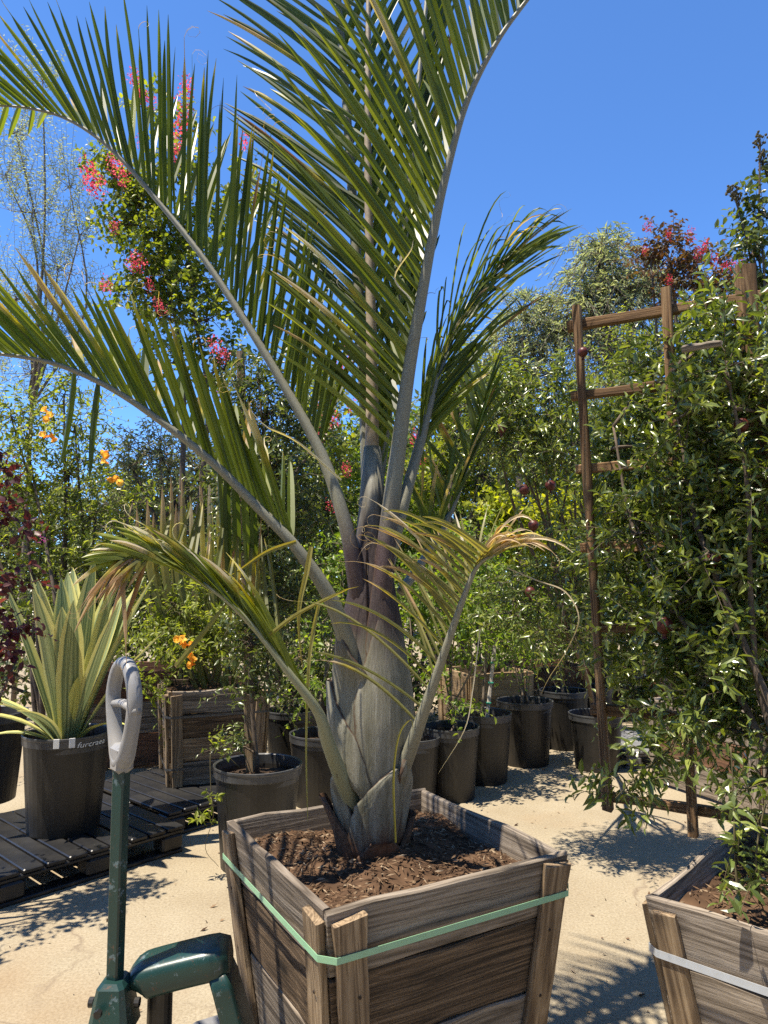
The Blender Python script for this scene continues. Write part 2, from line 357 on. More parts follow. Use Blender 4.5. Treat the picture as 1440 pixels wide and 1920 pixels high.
def crate(label, c, rot, top, bot, z0, z1, splits, mats, batmat, straps=(), bw=.085, th=.022, bt=.022, nails=0, name='planter_box', group=None, gap=.004):
    root = thing(name, label, 'planter box', (c[0], c[1], z0), group); H = z1 - z0
    half = lambda z: (bot + (top - bot) * (z - z0) / H) / 2
    slope = (top - bot) / 2 / H; th_s = math.atan(slope)
    for k in range(4):
        a = rot + k * math.pi / 2; n = np.array([math.cos(a), math.sin(a), 0]); t = np.array([-math.sin(a), math.cos(a), 0])
        nz = n * math.cos(th_s) - np.array([0, 0, math.sin(th_s)]); yd = np.array([0, 0, math.cos(th_s)]) + n * math.sin(th_s)
        ext = 2 * th if k % 2 == 0 else -.004
        for j in range(len(splits) - 1):
            za, zb = z0 + H * splits[j] + gap / 2, z0 + H * splits[j + 1] - gap / 2; zc = (za + zb) / 2
            me = plank_mesh(2 * half(za) + ext, 2 * half(zb) + ext, (zb - za) / math.cos(th_s), th, mats[(j + k * 2) % len(mats)] if not isinstance(mats, dict) else mats[j])
            ctr = np.array([c[0], c[1], zc]) + n * (half(zc) + th / 2) + nz * random.uniform(-.0015, .0015)
            inst('plank', me, frame(t, yd, nz, ctr), root)
        for s in (-1, 1):
            zt, zb = z1 - .018 - random.uniform(0, .015), z0 + .004; e = lambda z: half(z) + th - bw / 2 - .010
            q = lambda z: np.array([c[0], c[1], z]) + n * (half(z) + th + bt / 2 + .002) + t * s * e(z)
            bar('batten', q(zb), q(zt), bw, bt, nz, batmat, root, nails=nails)
    for zs, smat, sw in straps:
        pts = []; off = half(zs) + th + bt + .004
        for k in range(4):
            a = rot + k * math.pi / 2; n = np.array([math.cos(a), math.sin(a), 0]); t = np.array([-math.sin(a), math.cos(a), 0])
            e = half(zs) + th - .008
            for s in (-1, 1): pts.append(np.array([c[0], c[1], zs + random.uniform(-.004, .004)]) + n * off + t * s * e)
        V = []; F = []; m = len(pts)
        for p in pts:
            d = unit(np.array([p[0] - c[0], p[1] - c[1], 0]))
            for dz, dd in ((-sw / 2, 0), (sw / 2, 0), (sw / 2, .0018), (-sw / 2, .0018)): V.append(p + d * dd + np.array([0, 0, dz + dd * 0]))
        for i in range(m):
            for k in range(4): F.append([i * 4 + k, ((i + 1) % m) * 4 + k, ((i + 1) % m) * 4 + (k + 1) % 4, i * 4 + (k + 1) % 4])
        obj('strap', V, F, smat, root)
    return root
def mulch(label, c, rot, side, z, n=2600, bump=.03, chip=.035):
    N = 26; mb = MB(); u = np.linspace(-.5, .5, N); V = []; ca, sa = math.cos(rot), math.sin(rot)
    h = lambda x, y: bump * (math.sin(x * 11 + 1) * math.cos(y * 9) * .5 + math.sin(x * 23 + y * 17) * .3) + .03 * math.exp(-(x * x + y * y) * 18)
    for i in range(N):
        for j in range(N):
            x, y = u[i] * side, u[j] * side; V.append([c[0] + x * ca - y * sa, c[1] + x * sa + y * ca, z + h(x, y) + random.uniform(-.004, .004)])
    F = [[i * N + j, (i + 1) * N + j, (i + 1) * N + j + 1, i * N + j + 1] for i in range(N - 1) for j in range(N - 1)]
    mb.add(V, F, rnd=[random.uniform(.1, .45) for _ in V])
    for _ in range(n):
        x, y = random.uniform(-.49, .49) * side, random.uniform(-.49, .49) * side; a = random.uniform(0, 6.28); L = random.uniform(.3, 1) * chip; w = random.uniform(.08, .2) * chip
        p = np.array([c[0] + x * ca - y * sa, c[1] + x * sa + y * ca, z + h(x, y) + random.uniform(.002, .010)]); d = np.array([math.cos(a), math.sin(a), random.uniform(-.35, .35)]); s = np.array([-math.sin(a), math.cos(a), random.uniform(-.4, .4)])
        r = random.random() ** 1.3; up = np.array([0, 0, w * .6])
        mb.add([p - d * L / 2, p + s * w / 2, p + d * L / 2, p - s * w / 2, p + up], [[0, 1, 4], [1, 2, 4], [2, 3, 4], [3, 0, 4]], rnd=[r] * 5)
    return tag(mb.build('mulch', M_mulch), label, 'mulch', None, 'stuff')

# ------------------------------------------------------------------ plants: limbs, twigs and leaves
T8 = np.array([[0, 0, 0], [.35, .5, .10], [.35, 0, 0], [.35, -.5, .10], [.72, .34, .05], [.72, 0, -.03], [.72, -.34, .05], [1, 0, -.12]])
T8F = [[0, 2, 1], [0, 3, 2], [2, 5, 4], [2, 4, 1], [2, 3, 6], [2, 6, 5], [5, 7, 4], [5, 6, 7]]
T4 = np.array([[0, 0, 0], [.45, .5, .10], [1, 0, -.08], [.45, -.5, .10]]); T4F = [[0, 2, 1], [0, 3, 2]]
def leaf_arrays(Pn, Dn, Ln, Wn, tmpl, upb=.75):
    T, F = (T8, T8F) if tmpl == 8 else (T4, T4F); n = len(Pn)
    D = unit(Dn); U = unit(RNG.normal(size=(n, 3)) * .75 + np.array([0, 0, upb])); S = unit(np.cross(U, D)); U = np.cross(D, S)
    V = Pn[:, None, :] + T[None, :, 0:1] * (D * Ln[:, None])[:, None, :] + T[None, :, 1:2] * (S * Wn[:, None])[:, None, :] + T[None, :, 2:3] * (U * Ln[:, None])[:, None, :]
    Fa = (np.array(F)[None] + (np.arange(n) * len(T))[:, None, None]).reshape(-1, 3)
    return V.reshape(-1, 3), Fa, (D, S, U)
LEAFVAR = {}
def leaf_variants(mat):
    if mat.name not in LEAFVAR:
        LEAFVAR[mat.name] = [make_mesh('leaf', T8 * np.array([1, 1, 1]), T8F, mat, {'rnd': [r] * 8}) for r in (.1, .3, .5, .7, .9)]
    return LEAFVAR[mat.name]
def blob_twigs(blobs, tw_len, outward=.8, upward=.35):
    A = []; B = []; L = []; C = []
    for (c, r, n) in blobs:
        c = np.asarray(c, float); r = np.asarray(r if np.ndim(r) else [r] * 3, float); q = unit(RNG.normal(size=(n, 3))) * (RNG.random((n, 1)) ** .45)
        A.append(c + q * r * .82); B.append(unit(q * outward + np.array([0, 0, upward]) + RNG.normal(size=(n, 3)) * .55)); L.append(tw_len * RNG.uniform(.55, 1.25, n)); C.append(np.repeat(c[None], n, 0))
    return np.vstack(A), np.vstack(B), np.concatenate(L), np.vstack(C)
def tree(name, label, cat, base, blobs, mat, leaf=(.05, .022), K=12, tw=.3, trunk_r=.02, bark=None, droop=.25, tmpl=4, multi=False, n_ind=0, group=None, crown='crown',
         stems=None, outward=.8, upward=.35, ang=.75, fork=.55, limb=True, twigs=True, upb=.75):
    bark = bark or M_bark; root = thing(name, label, cat, base, group); base = np.asarray(base, float); mb = MB()
    cs = [np.asarray(b[0], float) for b in blobs]; mid = np.mean(cs, 0); fk = base + (mid - base) * fork; fk[2] = base[2] + (min(c[2] for c in cs) - base[2]) * .9
    if stems is not None:
        for s in stems: mb.add(*tube(catmull(s, 5), np.linspace(trunk_r, trunk_r * .35, 5 * (len(s) - 1) + 1), 7))
    elif not multi:
        mb.add(*tube(catmull([base, base + (fk - base) * .5 + RNG.normal(size=3) * .02, fk], 4), np.linspace(trunk_r, trunk_r * .7, 9), 8))
    if limb:
        for c in cs:
            st = base + np.append(RNG.normal(size=2) * trunk_r * 1.5, 0) if multi else (fk if stems is None else np.asarray(stems[0][-1]))
            if stems is not None:
                cand = np.vstack([catmull(s, 5) for s in stems]); cand = cand[cand[:, 2] < c[2] + .02] if (cand[:, 2] < c[2]).any() else cand; st = cand[np.argmin(np.linalg.norm(cand - c, axis=1))]
            m = st + (c - st) * .5 + RNG.normal(size=3) * .06 * np.linalg.norm(c - st)
            mb.add(*tube(catmull([st, m, c], 4), np.linspace(trunk_r * (.6 if not multi else .8), trunk_r * .22, 9), 6))
    A, B, L, C = blob_twigs(blobs, tw, outward, upward); n = len(A)
    if twigs:
        rt = max(.0016, trunk_r * .08); ends = A + B * L[:, None]; ends[:, 2] -= droop * L
        for i in range(n):
            if i % 3 == 0: mb.add(*tube([C[i], (C[i] + A[i]) / 2 + RNG.normal(size=3) * .02, A[i]], [rt * 2.2, rt * 1.6, rt], 3, cap=False))
            mb.add(*tube([A[i], A[i] + B[i] * L[i] * .5 - np.array([0, 0, droop * .25 * L[i]]), ends[i]], [rt, rt * .8, rt * .4], 3, cap=False))
    mb.build('trunk', bark, root, smooth=True)
    Pn = []; Dn = []; Wn = []; Ln = []; Rn = []
    tr = RNG.random(n)
    side0 = unit(np.cross(B, RNG.normal(size=(n, 3))))
    for k in range(K):
        s = (k + .6) / K; p = A + B * (L * s)[:, None]; p[:, 2] -= droop * L * s * s
        w = k * 2.4 + RNG.normal(size=n) * .4; side = side0 * np.cos(w)[:, None] + np.cross(B, side0) * np.sin(w)[:, None]
        Pn.append(p); Dn.append(B * (1 - ang) + side * ang + np.array([0, 0, -droop * .5]) + RNG.normal(size=(n, 3)) * .18)
        g = RNG.uniform(.5, 1.25, n) * (1 - .25 * s); Ln.append(leaf[0] * g); Wn.append(leaf[1] * g); Rn.append(np.clip(tr * .45 + RNG.random(n) * .45 + .12 * s, 0, 1))
    Pn = np.vstack(Pn); Dn = np.vstack(Dn); Ln = np.concatenate(Ln); Wn = np.concatenate(Wn); Rn = np.concatenate(Rn)
    if n_ind:
        px = Pn[:, 0] / Pn[:, 1] * FPX + 720; vis = (px > 10) & (px < 1430); d = Pn[:, 1] + np.where(vis, 0, 100) - RNG.random(len(Pn)) * .1; idx = np.argsort(d)[:n_ind]
        keep = np.ones(len(Pn), bool); keep[idx] = False; D = unit(Dn[idx]); U = unit(RNG.normal(size=(n_ind, 3)) * .75 + np.array([0, 0, upb])); S = unit(np.cross(U, D)); U = np.cross(D, S); var = leaf_variants(mat)
        for i, j in enumerate(idx):
            inst('leaf', var[min(4, int(Rn[j] * 5))], frame(D[i] * Ln[j], S[i] * Wn[j], U[i] * Ln[j], Pn[j]), root)
        Pn, Dn, Ln, Wn, Rn = Pn[keep], Dn[keep], Ln[keep], Wn[keep], Rn[keep]
    V, F, _ = leaf_arrays(Pn, Dn, Ln, Wn, tmpl, upb)
    o = obj(crown, V, F, mat, root, {'rnd': np.repeat(Rn, tmpl if tmpl == 8 else 4)}); o['kind'] = 'stuff'
    return root
def panicle(root, c, size, mat, n=70, axis=(0, 0, 1), name='flower_cluster'):
    c = np.asarray(c, float); q = unit(RNG.normal(size=(n, 3))) * RNG.random((n, 1)) ** .5; ax = unit(axis); along = (q @ ax)[:, None]
    pos = c + q * size + along * ax * size * .7; D = unit(q + RNG.normal(size=(n, 3)) * .8); L = RNG.uniform(.16, .36, n) * size
    V, F, _ = leaf_arrays(pos, D, L, L * .9, 4, .2)
    return tag(obj(name, V, F, mat, root, {'rnd': np.repeat(RNG.random(n), 4)}), kind='stuff')
def trumpet(root, c, size, mat, n=4):
    for _ in range(n):
        d = unit(RNG.normal(size=3) + np.array([0, -.5, .2])); p = np.asarray(c) + RNG.normal(size=3) * size * .6
        V, F = tube([p, p + d * size * .5, p + d * size * .9, p + d * size * 1.15, p + d * size * 1.18], [size * .08, size * .16, size * .26, size * .5, size * .6], 10, cap=False)
        V = [v + RNG.normal(size=3) * size * .04 for v in V]; obj('flower', V, F, mat, root, {'rnd': [random.random()] * len(V)})
def px_blobs(L, per=1.0):
    out = []
    for b in L:
        px, py, r, Y = b[:4]; n = b[4] if len(b) > 4 else 40; c = P(px, py, Y); rm = r / FPX * Y; out.append((c, (rm, rm * .9, rm), int(n * per)))
    return out
def pot(label, px, py, rim_w=.48, h=.53, z=0.0, group='black nursery pots', soil=True, name='nursery_pot'):
    f = G(px, py, z); d = unit([f[0], f[1], 0]); rb = rim_w / 2 * .80; c = f + d * rb; c[2] = z
    root = thing(name, label, 'pot', c, group); r = rim_w / 2; hr = h - .055; tp = lambda zz: rb + (r * .955 - rb) * zz / hr
    V, F = lathe([(rb - .012, .004), (rb, 0), (tp(.02), .02), (tp(hr * .5), hr * .5), (tp(hr), hr), (tp(hr) - .006, hr), (tp(hr * .7) - .008, hr * .7)], 40, c, .006); obj('pot_body', V, F, M_pot, root, smooth=False)
    V, F = lathe([(r * .962, hr - .004), (r * .995, hr + .002), (r, h - .018), (r * 1.012, h - .012), (r * 1.012, h - .002), (r * .99, h), (r * .955, h - .006), (r * .945, hr - .03)], 40, c, .008); obj('rim', V, F, M_potrim, root)
    if soil:
        prof = [(r * .94, h - .08), (r * .6, h - .065), (r * .25, h - .06), (.002, h - .058)]; V, F = lathe(prof, 28, c); V = np.array(V); V[:, 2] += RNG.normal(size=len(V)) * .004; obj('potting_soil', V, F, M_soil, root)
    return root, c
def stake(label, p0, p1, w=.025, mat=None, ties=0, cat='stake', group=None):
    p0 = np.asarray(p0, float); root = thing('plant_stake', label, cat, p0, group)
    s = bar('stake_bar', p0, p1, w, w, (0, -1, 0), mat or M_stake, root)
    for k in range(ties):
        q = p0 + (np.asarray(p1) - p0) * (.25 + .5 * k / max(1, ties - 1)); V, F = rbox(w * 1.5, w * 1.5, .012, .002); obj('tie', np.array(V) + q, F, M_tie, root)
    return root
# ---- SECTION: OBJECTS ----
# ------------------------------------------------------------------ palm planter on its pallet
ZT = .75
N_, R_, L_, B_ = G(597, 1722, ZT), G(1060, 1604, ZT), G(437, 1532, ZT), G(800, 1470, ZT)
BC = (N_ + R_ + L_ + B_) / 4; ROT = math.atan2(R_[1] - N_[1], R_[0] - N_[0]) - math.pi / 2
SIDE = (np.linalg.norm(R_ - N_) + np.linalg.norm(L_ - N_)) / 2 - .06
crate('weathered wooden planter box with green strap holding the palm', BC, ROT, SIDE, SIDE * .80, .15, ZT, [0, .40, .73, 1.0], {0: M_box, 1: M_rough, 2: M_box}, M_batten, [(.645, M_strap_green, .0155)], bw=.082, nails=3)
mulch('brown bark mulch around the palm base', BC, ROT, SIDE - .02, ZT - .075)
def pallet(label, c, rot, sx, sy, mat, group='shipping pallets', n=7, h=.14, name='pallet', slot=.02):
    root = thing(name, label, 'pallet', (c[0], c[1], 0), group); R = Matrix.Translation((c[0], c[1], 0)) @ Matrix.Rotation(rot, 4, 'Z')
    w = sx / n; me = make_mesh('deck_board', *rbox(w - slot, sy, .022, .005), mat)
    for i in range(n): inst('deck_board', me, R @ Matrix.Translation((-sx / 2 + w * (i + .5), 0, h - .011)), root)
    mr = make_mesh('stringer_board', *rbox(sx, .10, .02, .005), mat); mbk = make_mesh('block', *rbox(.13, .11, h - .066, .012), mat)
    for j in (-1, 0, 1):
        y = j * (sy / 2 - .056); inst('stringer_board', mr, R @ Matrix.Translation((0, y, h - .0335)), root); inst('bottom_board', mr, R @ Matrix.Translation((0, y, .0105)), root)
        for i in (-1, 0, 1): inst('block', mbk, R @ Matrix.Translation((i * (sx / 2 - .07), y, (h - .066) / 2 + .0225)), root)
    return root
pallet('grey pallet under the palm planter box', BC + np.array([.0, -.02, 0]), ROT, .90, .90, M_pallet_grey, n=8)

# ------------------------------------------------------------------ triangle palm
PB = np.array([BC[0] - .045, BC[1] + .02, ZT - .06])
palm = thing('palm_tree', 'tall feather palm with arching fronds in the strapped wooden box', 'palm', PB)
AX = lambda z: np.array([PB[0] + .0 * (z - .7), PB[1], z])
ZR = [(.62, .058), (.70, .070), (.78, .083), (.93, .108), (1.09, .120), (1.25, .112), (1.41, .092), (1.57, .068), (1.74, .048), (1.95, .03)]
Rt = lambda z: float(np.interp(z, [a for a, _ in ZR], [b for _, b in ZR]))
V, F = tube([AX(z) for z, _ in ZR], [r * .93 for _, r in ZR], 24); obj('trunk', V, F, M_trunk, palm, smooth=True)
def sheath(z0, z1, edges, off, top=None, name='leaf_base', flare=0.0, mat=None, lip=.011):
    """one wrapped leaf base; edges = [(s, left angle, right angle)] in degrees round the trunk (-90 faces the viewer)"""
    n, m = 18, 15; V = []; F = []; ED = []; es = [e[0] for e in edges]; jl = RNG.normal(size=n) * .8; jr = RNG.normal(size=n) * .8
    eL, eR = edges[-1][1], edges[-1][2]; am = math.radians((eL + eR) / 2); Rm = Rt(z1) + off + .008; tp = np.array([PB[0] + Rm * math.cos(am), PB[1] + Rm * math.sin(am), z1])
    for i in range(n):
        s = i / (n - 1); z = z0 + (z1 - z0) * s; R = Rt(z) + off + flare * s ** 3
        aL = math.radians(np.interp(s, es, [e[1] for e in edges]) + jl[i]); aR = math.radians(np.interp(s, es, [e[2] for e in edges]) + jr[i])
        wv = max(0, (s - .45) / .55); wv = wv * wv * (3 - 2 * wv)
        for j in range(-1, m + 1):
            v = min(max(j / (m - 1), 0), 1); a = aL + (aR - aL) * v; c = 2 * v - 1
            rr = R + .007 * (1 - c * c) + .0012 * math.sin(c * 19 + i * .3)
            if j < 0 or j > m - 1: rr -= lip; a += (.02 if j < 0 else -.02)
            if i == 0: rr -= lip
            p = np.array([PB[0] + rr * math.cos(a), PB[1] + rr * math.sin(a), z])
            if top is not None: p = p + wv * (np.asarray(top) - tp)
            V.append(p); ED.append(max(1.0 if (j <= 0 or j >= m - 1) else .0, 1.0 if i == 0 else 0))
    m += 2
    for i in range(n - 1):
        for j in range(m - 1): F.append([i * m + j, i * m + j + 1, (i + 1) * m + j + 1, (i + 1) * m + j])
    return obj(name, V, F, mat or M_trunk, palm, {'edge': ED}, smooth=True)
def ribbon(pts, W, wdir, fold=.22, attrs=None):
    """folded blade along pts; W per-point full width"""
    pts = np.asarray(pts); T = unit(np.gradient(pts, axis=0)); n = len(pts); V = []; F = []
    for i in range(n):
        w = wdir[i] if np.ndim(wdir) == 2 else wdir; w = unit(w - T[i] * (w @ T[i])); nn = np.cross(T[i], w)
        V += [pts[i] - w * W[i] / 2 + nn * W[i] * fold, pts[i], pts[i] + w * W[i] / 2 + nn * W[i] * fold]
    for i in range(n - 1):
        for k in (0, 1): F.append([3 * i + k, 3 * i + k + 1, 3 * i + 4 + k, 3 * i + 3 + k])
    return V, F
def blade_path(p, e, arc, tang, sag=.0, n=10, wig=.01):
    p, e = np.asarray(p), np.asarray(e); L = np.linalg.norm(e - p); s = np.linspace(0, 1, n)[:, None]
    bow = np.array([0, 0, 1.0]) * arc * L; sd = unit(np.cross(e - p, [0, 1, 0.2])) * RNG.normal() * wig * L
    q = p + (e - p) * s + bow * (s * (1 - s) * 2.2) + sd * np.sin(s * 3.1) - np.array([0, 0, 1.0]) * sag * L * s ** 4
    return q, L
def curl_tail(pts, L, n=9):
    d = unit(pts[-1] - pts[-2]); ax = unit(RNG.normal(size=3) + np.array([0, 1.2, 0])); out = [pts[-1]]; k = RNG.uniform(.15, .55) * RNG.choice([-1, 1]); st = L * RNG.uniform(.018, .04)
    for i in range(n):
        kk = k * (1 + .25 * i); d = unit(d * math.cos(kk) + np.cross(ax, d) * math.sin(kk) + ax * (ax @ d) * (1 - math.cos(kk)) + np.array([0, 0, -.05])); out.append(out[-1] + d * st)
    return np.array(out[1:])
IND = [0]
def frond(label, pts, rad, rows, mat, individual=True, rmat=None, yellow=0.0, flat=1.0, dark=0.0, rs=.82):
    """pts: (px, py, distance); rows: dict(vec=[(dx,dy,dd) per point or None], gap px, w, arc, dry, rn)"""
    per = 10; pts = [(p[0], p[1], p[2] + PB[1] - 2.17) for p in pts]; W3 = np.array([P(*p) for p in pts]); C3 = catmull(W3, per); C2 = catmull([(p[0], p[1], p[2]) for p in pts], per); rr = np.interp(np.linspace(0, 1, len(C3)), np.linspace(0, 1, len(rad)), rad) * rs
    V, F = tube(C3, rr, 10, flat, up=(0, -1, .1)); sv = np.repeat(np.linspace(0, 1, len(C3)), 10); fo = obj('frond', V, F, rmat or M_rachis, palm, {'dry': [yellow] * len(V), 'dark': np.clip((dark - sv) * 12, 0, 1)}, smooth=True); fo['label'] = label
    TT = unit(np.gradient(C3, axis=0)); px = C2[:, :2]; seg = np.r_[0, np.cumsum(np.linalg.norm(np.diff(px, axis=0), axis=1))]; joined = MB()
    for row in rows:
        vec = row['vec']; okc = [i for i, v in enumerate(vec) if v is not None]; a, b = min(okc), max(okc); vv = np.array([vec[i] for i in okc], float)
        s0, s1 = seg[a * per], seg[min(b * per, len(seg) - 1)]; n = max(2, int((s1 - s0) / row['gap']))
        for k in range(n):
            s = s0 + (s1 - s0) * (k + .5 + random.uniform(-.18, .18)) / n; u = np.interp(s, seg, np.arange(len(seg)))
            p = np.array([np.interp(u, np.arange(len(C3)), C3[:, c]) for c in range(3)]); t = TT[min(int(u), len(TT) - 1)]
            dv = np.array([np.interp(u / per, okc, vv[:, c]) for c in range(3)]); g = random.uniform(.9, 1.08) * (1 if random.random() > row.get('short', .06) else random.uniform(.5, .8)); Y = p[1]
            off = np.array([dv[0] / FPX * Y, dv[2], -dv[1] / FPX * Y]) * g; off += RNG.normal(size=3) * np.linalg.norm(off) * row.get('mess', .035)
            pts_, L = blade_path(p, p + off, row.get('arc', .08) * random.uniform(.6, 1.4), t, row.get('sag', 0) * random.uniform(.5, 1.5), 11)
            sN = np.linspace(0, 1, 11); wd = row['w'] * random.uniform(.85, 1.1); prof = np.interp(sN, [0, .06, .25, .6, .85, .96, 1], [.5, .85, 1, .93, .66, .32, .06]) * wd
            dryp = row.get('dry', .1); dr = np.clip((sN - random.uniform(.86, 1.3)) * 4, 0, .45)
            if random.random() < dryp: dr = np.clip((sN - random.uniform(.25, .75)) * 2.6, 0, 1)
            if row.get('alldry'): dr = np.clip((sN - random.uniform(-.2, .45)) * 2.0, 0, 1)
            tail = random.random() < row.get('tails', dryp * .8)
            if tail:
                tl = curl_tail(pts_, L); pts_ = np.vstack([pts_, tl]); prof[-2:] = [.16 * wd, .10 * wd]; prof = np.r_[prof, np.linspace(.11, .03, len(tl)) * wd]; dr = np.r_[dr, np.ones(len(tl))]
            tw = random.gauss(row.get('twist', 0), .28); wdir = t * math.cos(tw) + np.cross(unit(off), t) * math.sin(tw)
            V, F = ribbon(pts_, prof, wdir, row.get('fold', .36)); rv = min(1, max(0, random.gauss(row.get('rn', .4), .2))); at = {'rnd': [rv] * len(V), 'dry': np.repeat(dr, 3).tolist()}
            if individual and (IND[0] < 296 or 'mat' in row):
                IND[0] += 1; obj('leaflet', V, F, row.get('mat', mat), fo, at, smooth=False, origin=p)
            else: joined.add(V, F, **at)
    if joined.v:
        j = joined.build('leaflets', mat, fo); j['kind'] = 'stuff'
    return fo
# leaf bases, from the oldest low ones to the dark young ones
F1 = [(703, 1230, 2.15), (716, 1110, 2.11), (728, 990, 2.11), (746, 850, 2.11), (766, 700, 2.09), (790, 560, 2.06), (812, 440, 2.03), (836, 330, 2.0), (874, 195, 1.96), (930, 82, 1.92), (992, -5, 1.9), (1075, -110, 1.88)]
dY = PB[1] - 2.17
sheath(.70, 1.06, [(0, -222, -112), (.35, -222, -118), (.7, -205, -150), (1, -190, -172)], .020, P(624, 1425, 2.05 + dY))
sheath(.72, 1.05, [(0, -72, 30), (.4, -62, 30), (.75, -38, 18), (1, -14, 4)], .018, P(770, 1410, 2.07 + dY))
sheath(.70, .97, [(0, -124, -52), (.3, -126, -44), (.6, -112, -42), (.85, -84, -48), (1, -62, -57)], .032, name='cut_leaf_base')
sheath(.86, 1.21, [(0, -93, -86), (.25, -134, -92), (.55, -160, -108), (.8, -172, -136), (1, -182, -160)], .022)
sheath(.88, 1.40, [(0, -88, -40), (.2, -108, -14), (.5, -114, -10), (.78, -100, -28), (1, -80, -62)], .016)
sheath(.98, 1.44, [(0, -140, -80), (.3, -170, -78), (.6, -178, -96), (.85, -176, -134), (1, -172, -152)], .009, P(632, 1175, 2.06 + dY))
sheath(1.12, 1.62, [(0, -100, -15), (.5, -98, -20), (1, -80, -45)], .006); sheath(1.12, 1.62, [(0, -170, -92), (.5, -168, -96), (1, -145, -105)], .002); sheath(.9, 1.6, [(0, -10, 160), (.6, 10, 140), (1, 50, 100)], .0)
sheath(.66, .86, [(0, -196, -108), (.5, -198, -124), (1, -190, -172)], .030, name='torn_husk', flare=.03, mat=M_husk)
sheath(.64, .76, [(0, -120, -20), (.6, -112, -30), (1, -90, -60)], .042, name='torn_husk', flare=.012, mat=M_husk)
sheath(.64, .80, [(0, -60, 60), (.6, -30, 50), (1, -5, 30)], .034, name='torn_husk', flare=.012, mat=M_husk)
frond('tall right-leaning frond with bright backlit leaflets', F1, [.05, .048, .043, .037, .031, .026, .022, .018, .014, .011, .009, .006], [
    dict(vec=[None, None, None, (-225, -185, -.08), (-265, -265, -.12), (-285, -330, -.15), (-270, -370, -.18), (-215, -410, -.18), (-150, -430, -.15), (-105, -430, -.1), (-60, -430, -.1), (-30, -400, -.1)], gap=18, w=.0195, arc=.03, dry=.10, rn=.70, sag=.06, tails=.2, mess=.02),
    dict(vec=[None, None, None, (-60, -230, .2), (-60, -260, .25), (-50, -290, .3), (-40, -310, .3), (-30, -330, .3), (0, -330, .3), (10, -330, .3), (20, -320, .3), (20, -300, .3)], gap=26, w=.022, arc=.02, dry=.05, rn=.3)], M_frond, dark=.24, rs=.70)
F4 = [(690, 1220, 2.15), (668, 1090, 2.11), (648, 985, 2.10), (602, 850, 2.12), (530, 718, 2.14), (452, 590, 2.16), (380, 482, 2.18), (302, 384, 2.2), (212, 283, 2.2), (132, 226, 2.2), (55, 203, 2.2), (-30, 196, 2.2)]
frond('upper left frond with a comb of upright dark leaflets', F4, [.05, .045, .036, .029, .024, .020, .017, .0145, .0115, .009, .007, .005], [
    dict(vec=[None, None, None, (45, -280, -.05), (48, -310, -.08), (40, -350, -.1), (18, -375, -.1), (0, -360, -.1), (-90, -270, -.1), (-145, -170, -.1), (-135, -95, -.1), (-120, -50, -.1)], gap=15.5, w=.018, arc=.01, dry=.05, rn=.32, mess=.012, short=.02, tails=.12),
    dict(vec=[None, None, None, (75, -250, .2), (80, -280, .22), (70, -300, .25), (45, -320, .25), (10, -320, .25), (-60, -250, .2), (-90, -110, .2), (-40, 30, .1), (-60, 60, .1)], gap=26, w=.020, arc=.03, dry=.05, rn=.45)], M_frond, dark=.22, rs=.64)
F6 = [(690, 1340, 2.15), (652, 1210, 2.07), (618, 1120, 2.03), (556, 1028, 2.0), (480, 948, 1.98), (400, 868, 1.95), (302, 790, 1.92), (204, 726, 1.9), (102, 682, 1.87), (0, 664, 1.85), (-70, 662, 1.84)]
frond('lower left frond with browned curling leaflet tips', F6, [.045, .042, .034, .026, .022, .019, .016, .0125, .010, .007, .005], [
    dict(vec=[None, None, None, (-95, -270, -.05), (-85, -285, -.08), (-75, -280, -.08), (-115, -255, -.08), (-155, -245, -.08), (-165, -180, -.08), (-150, -110, -.08), (-120, -60, -.08)], gap=16.5, w=.0175, arc=.02, dry=.40, rn=.55, mess=.018, short=.05, tails=.6),
    dict(vec=[None, None, None, (-30, -180, .22), (-20, -190, .25), (-20, -190, .25), (-50, -190, .25), (-80, -190, .25), (-100, -130, .2), (-90, -60, .2), (-80, 20, .2)], gap=33, w=.028, arc=.03, dry=.4, rn=.5, tails=.4),
    dict(vec=[None, None, None, None, (-14, 215, .12), (-6, 260, .14), None, None, None, None, None], gap=19, w=.024, arc=.0, dry=.2, rn=.25),
    dict(vec=[None, None, None, None, None, None, None, (-20, 165, .05), (-22, 180, .05), None, None], gap=62, w=.020, arc=.0, dry=.0, rn=.1)], M_frond, rs=.68)
F8 = [(712, 1540, 2.15), (752, 1450, 2.09), (782, 1370, 2.02), (812, 1285, 1.96), (850, 1175, 1.9), (880, 1092, 1.87), (900, 1056, 1.85), (928, 1040, 1.83)]
frond('short right frond with yellow leaflets and dried tip', F8, [.036, .034, .028, .021, .015, .011, .008, .005], [
    dict(vec=[None, None, None, None, (-160, -150, -.08), (-185, -135, -.1), (-175, -115, -.1), (-130, -70, -.1)], gap=9, w=.0115, arc=.10, dry=.35, rn=.55, tails=.4, sag=.10, mess=.05),
    dict(vec=[None, None, (-215, -110, -.05), (-200, -130, -.08), (-170, -150, -.1), None, None, None], gap=27, w=.009, arc=.12, dry=.3, rn=.5, tails=.4, sag=.06, mess=.07),
    dict(vec=[None, None, None, (-90, -190, .1), (-60, -170, .12), (-10, -140, .1), (50, -130, .05), (90, -90, 0)], gap=19, w=.010, arc=.1, dry=.5, rn=.6, tails=.4, mess=.08),
    dict(vec=[None, None, None, None, None, (45, -110, -.05), (110, -90, -.1), (120, -20, -.1)], gap=5.0, w=.012, alldry=True, arc=.14, sag=.2, rn=.6, tails=.6, mess=.14)], M_frond_dry, rs=.68)
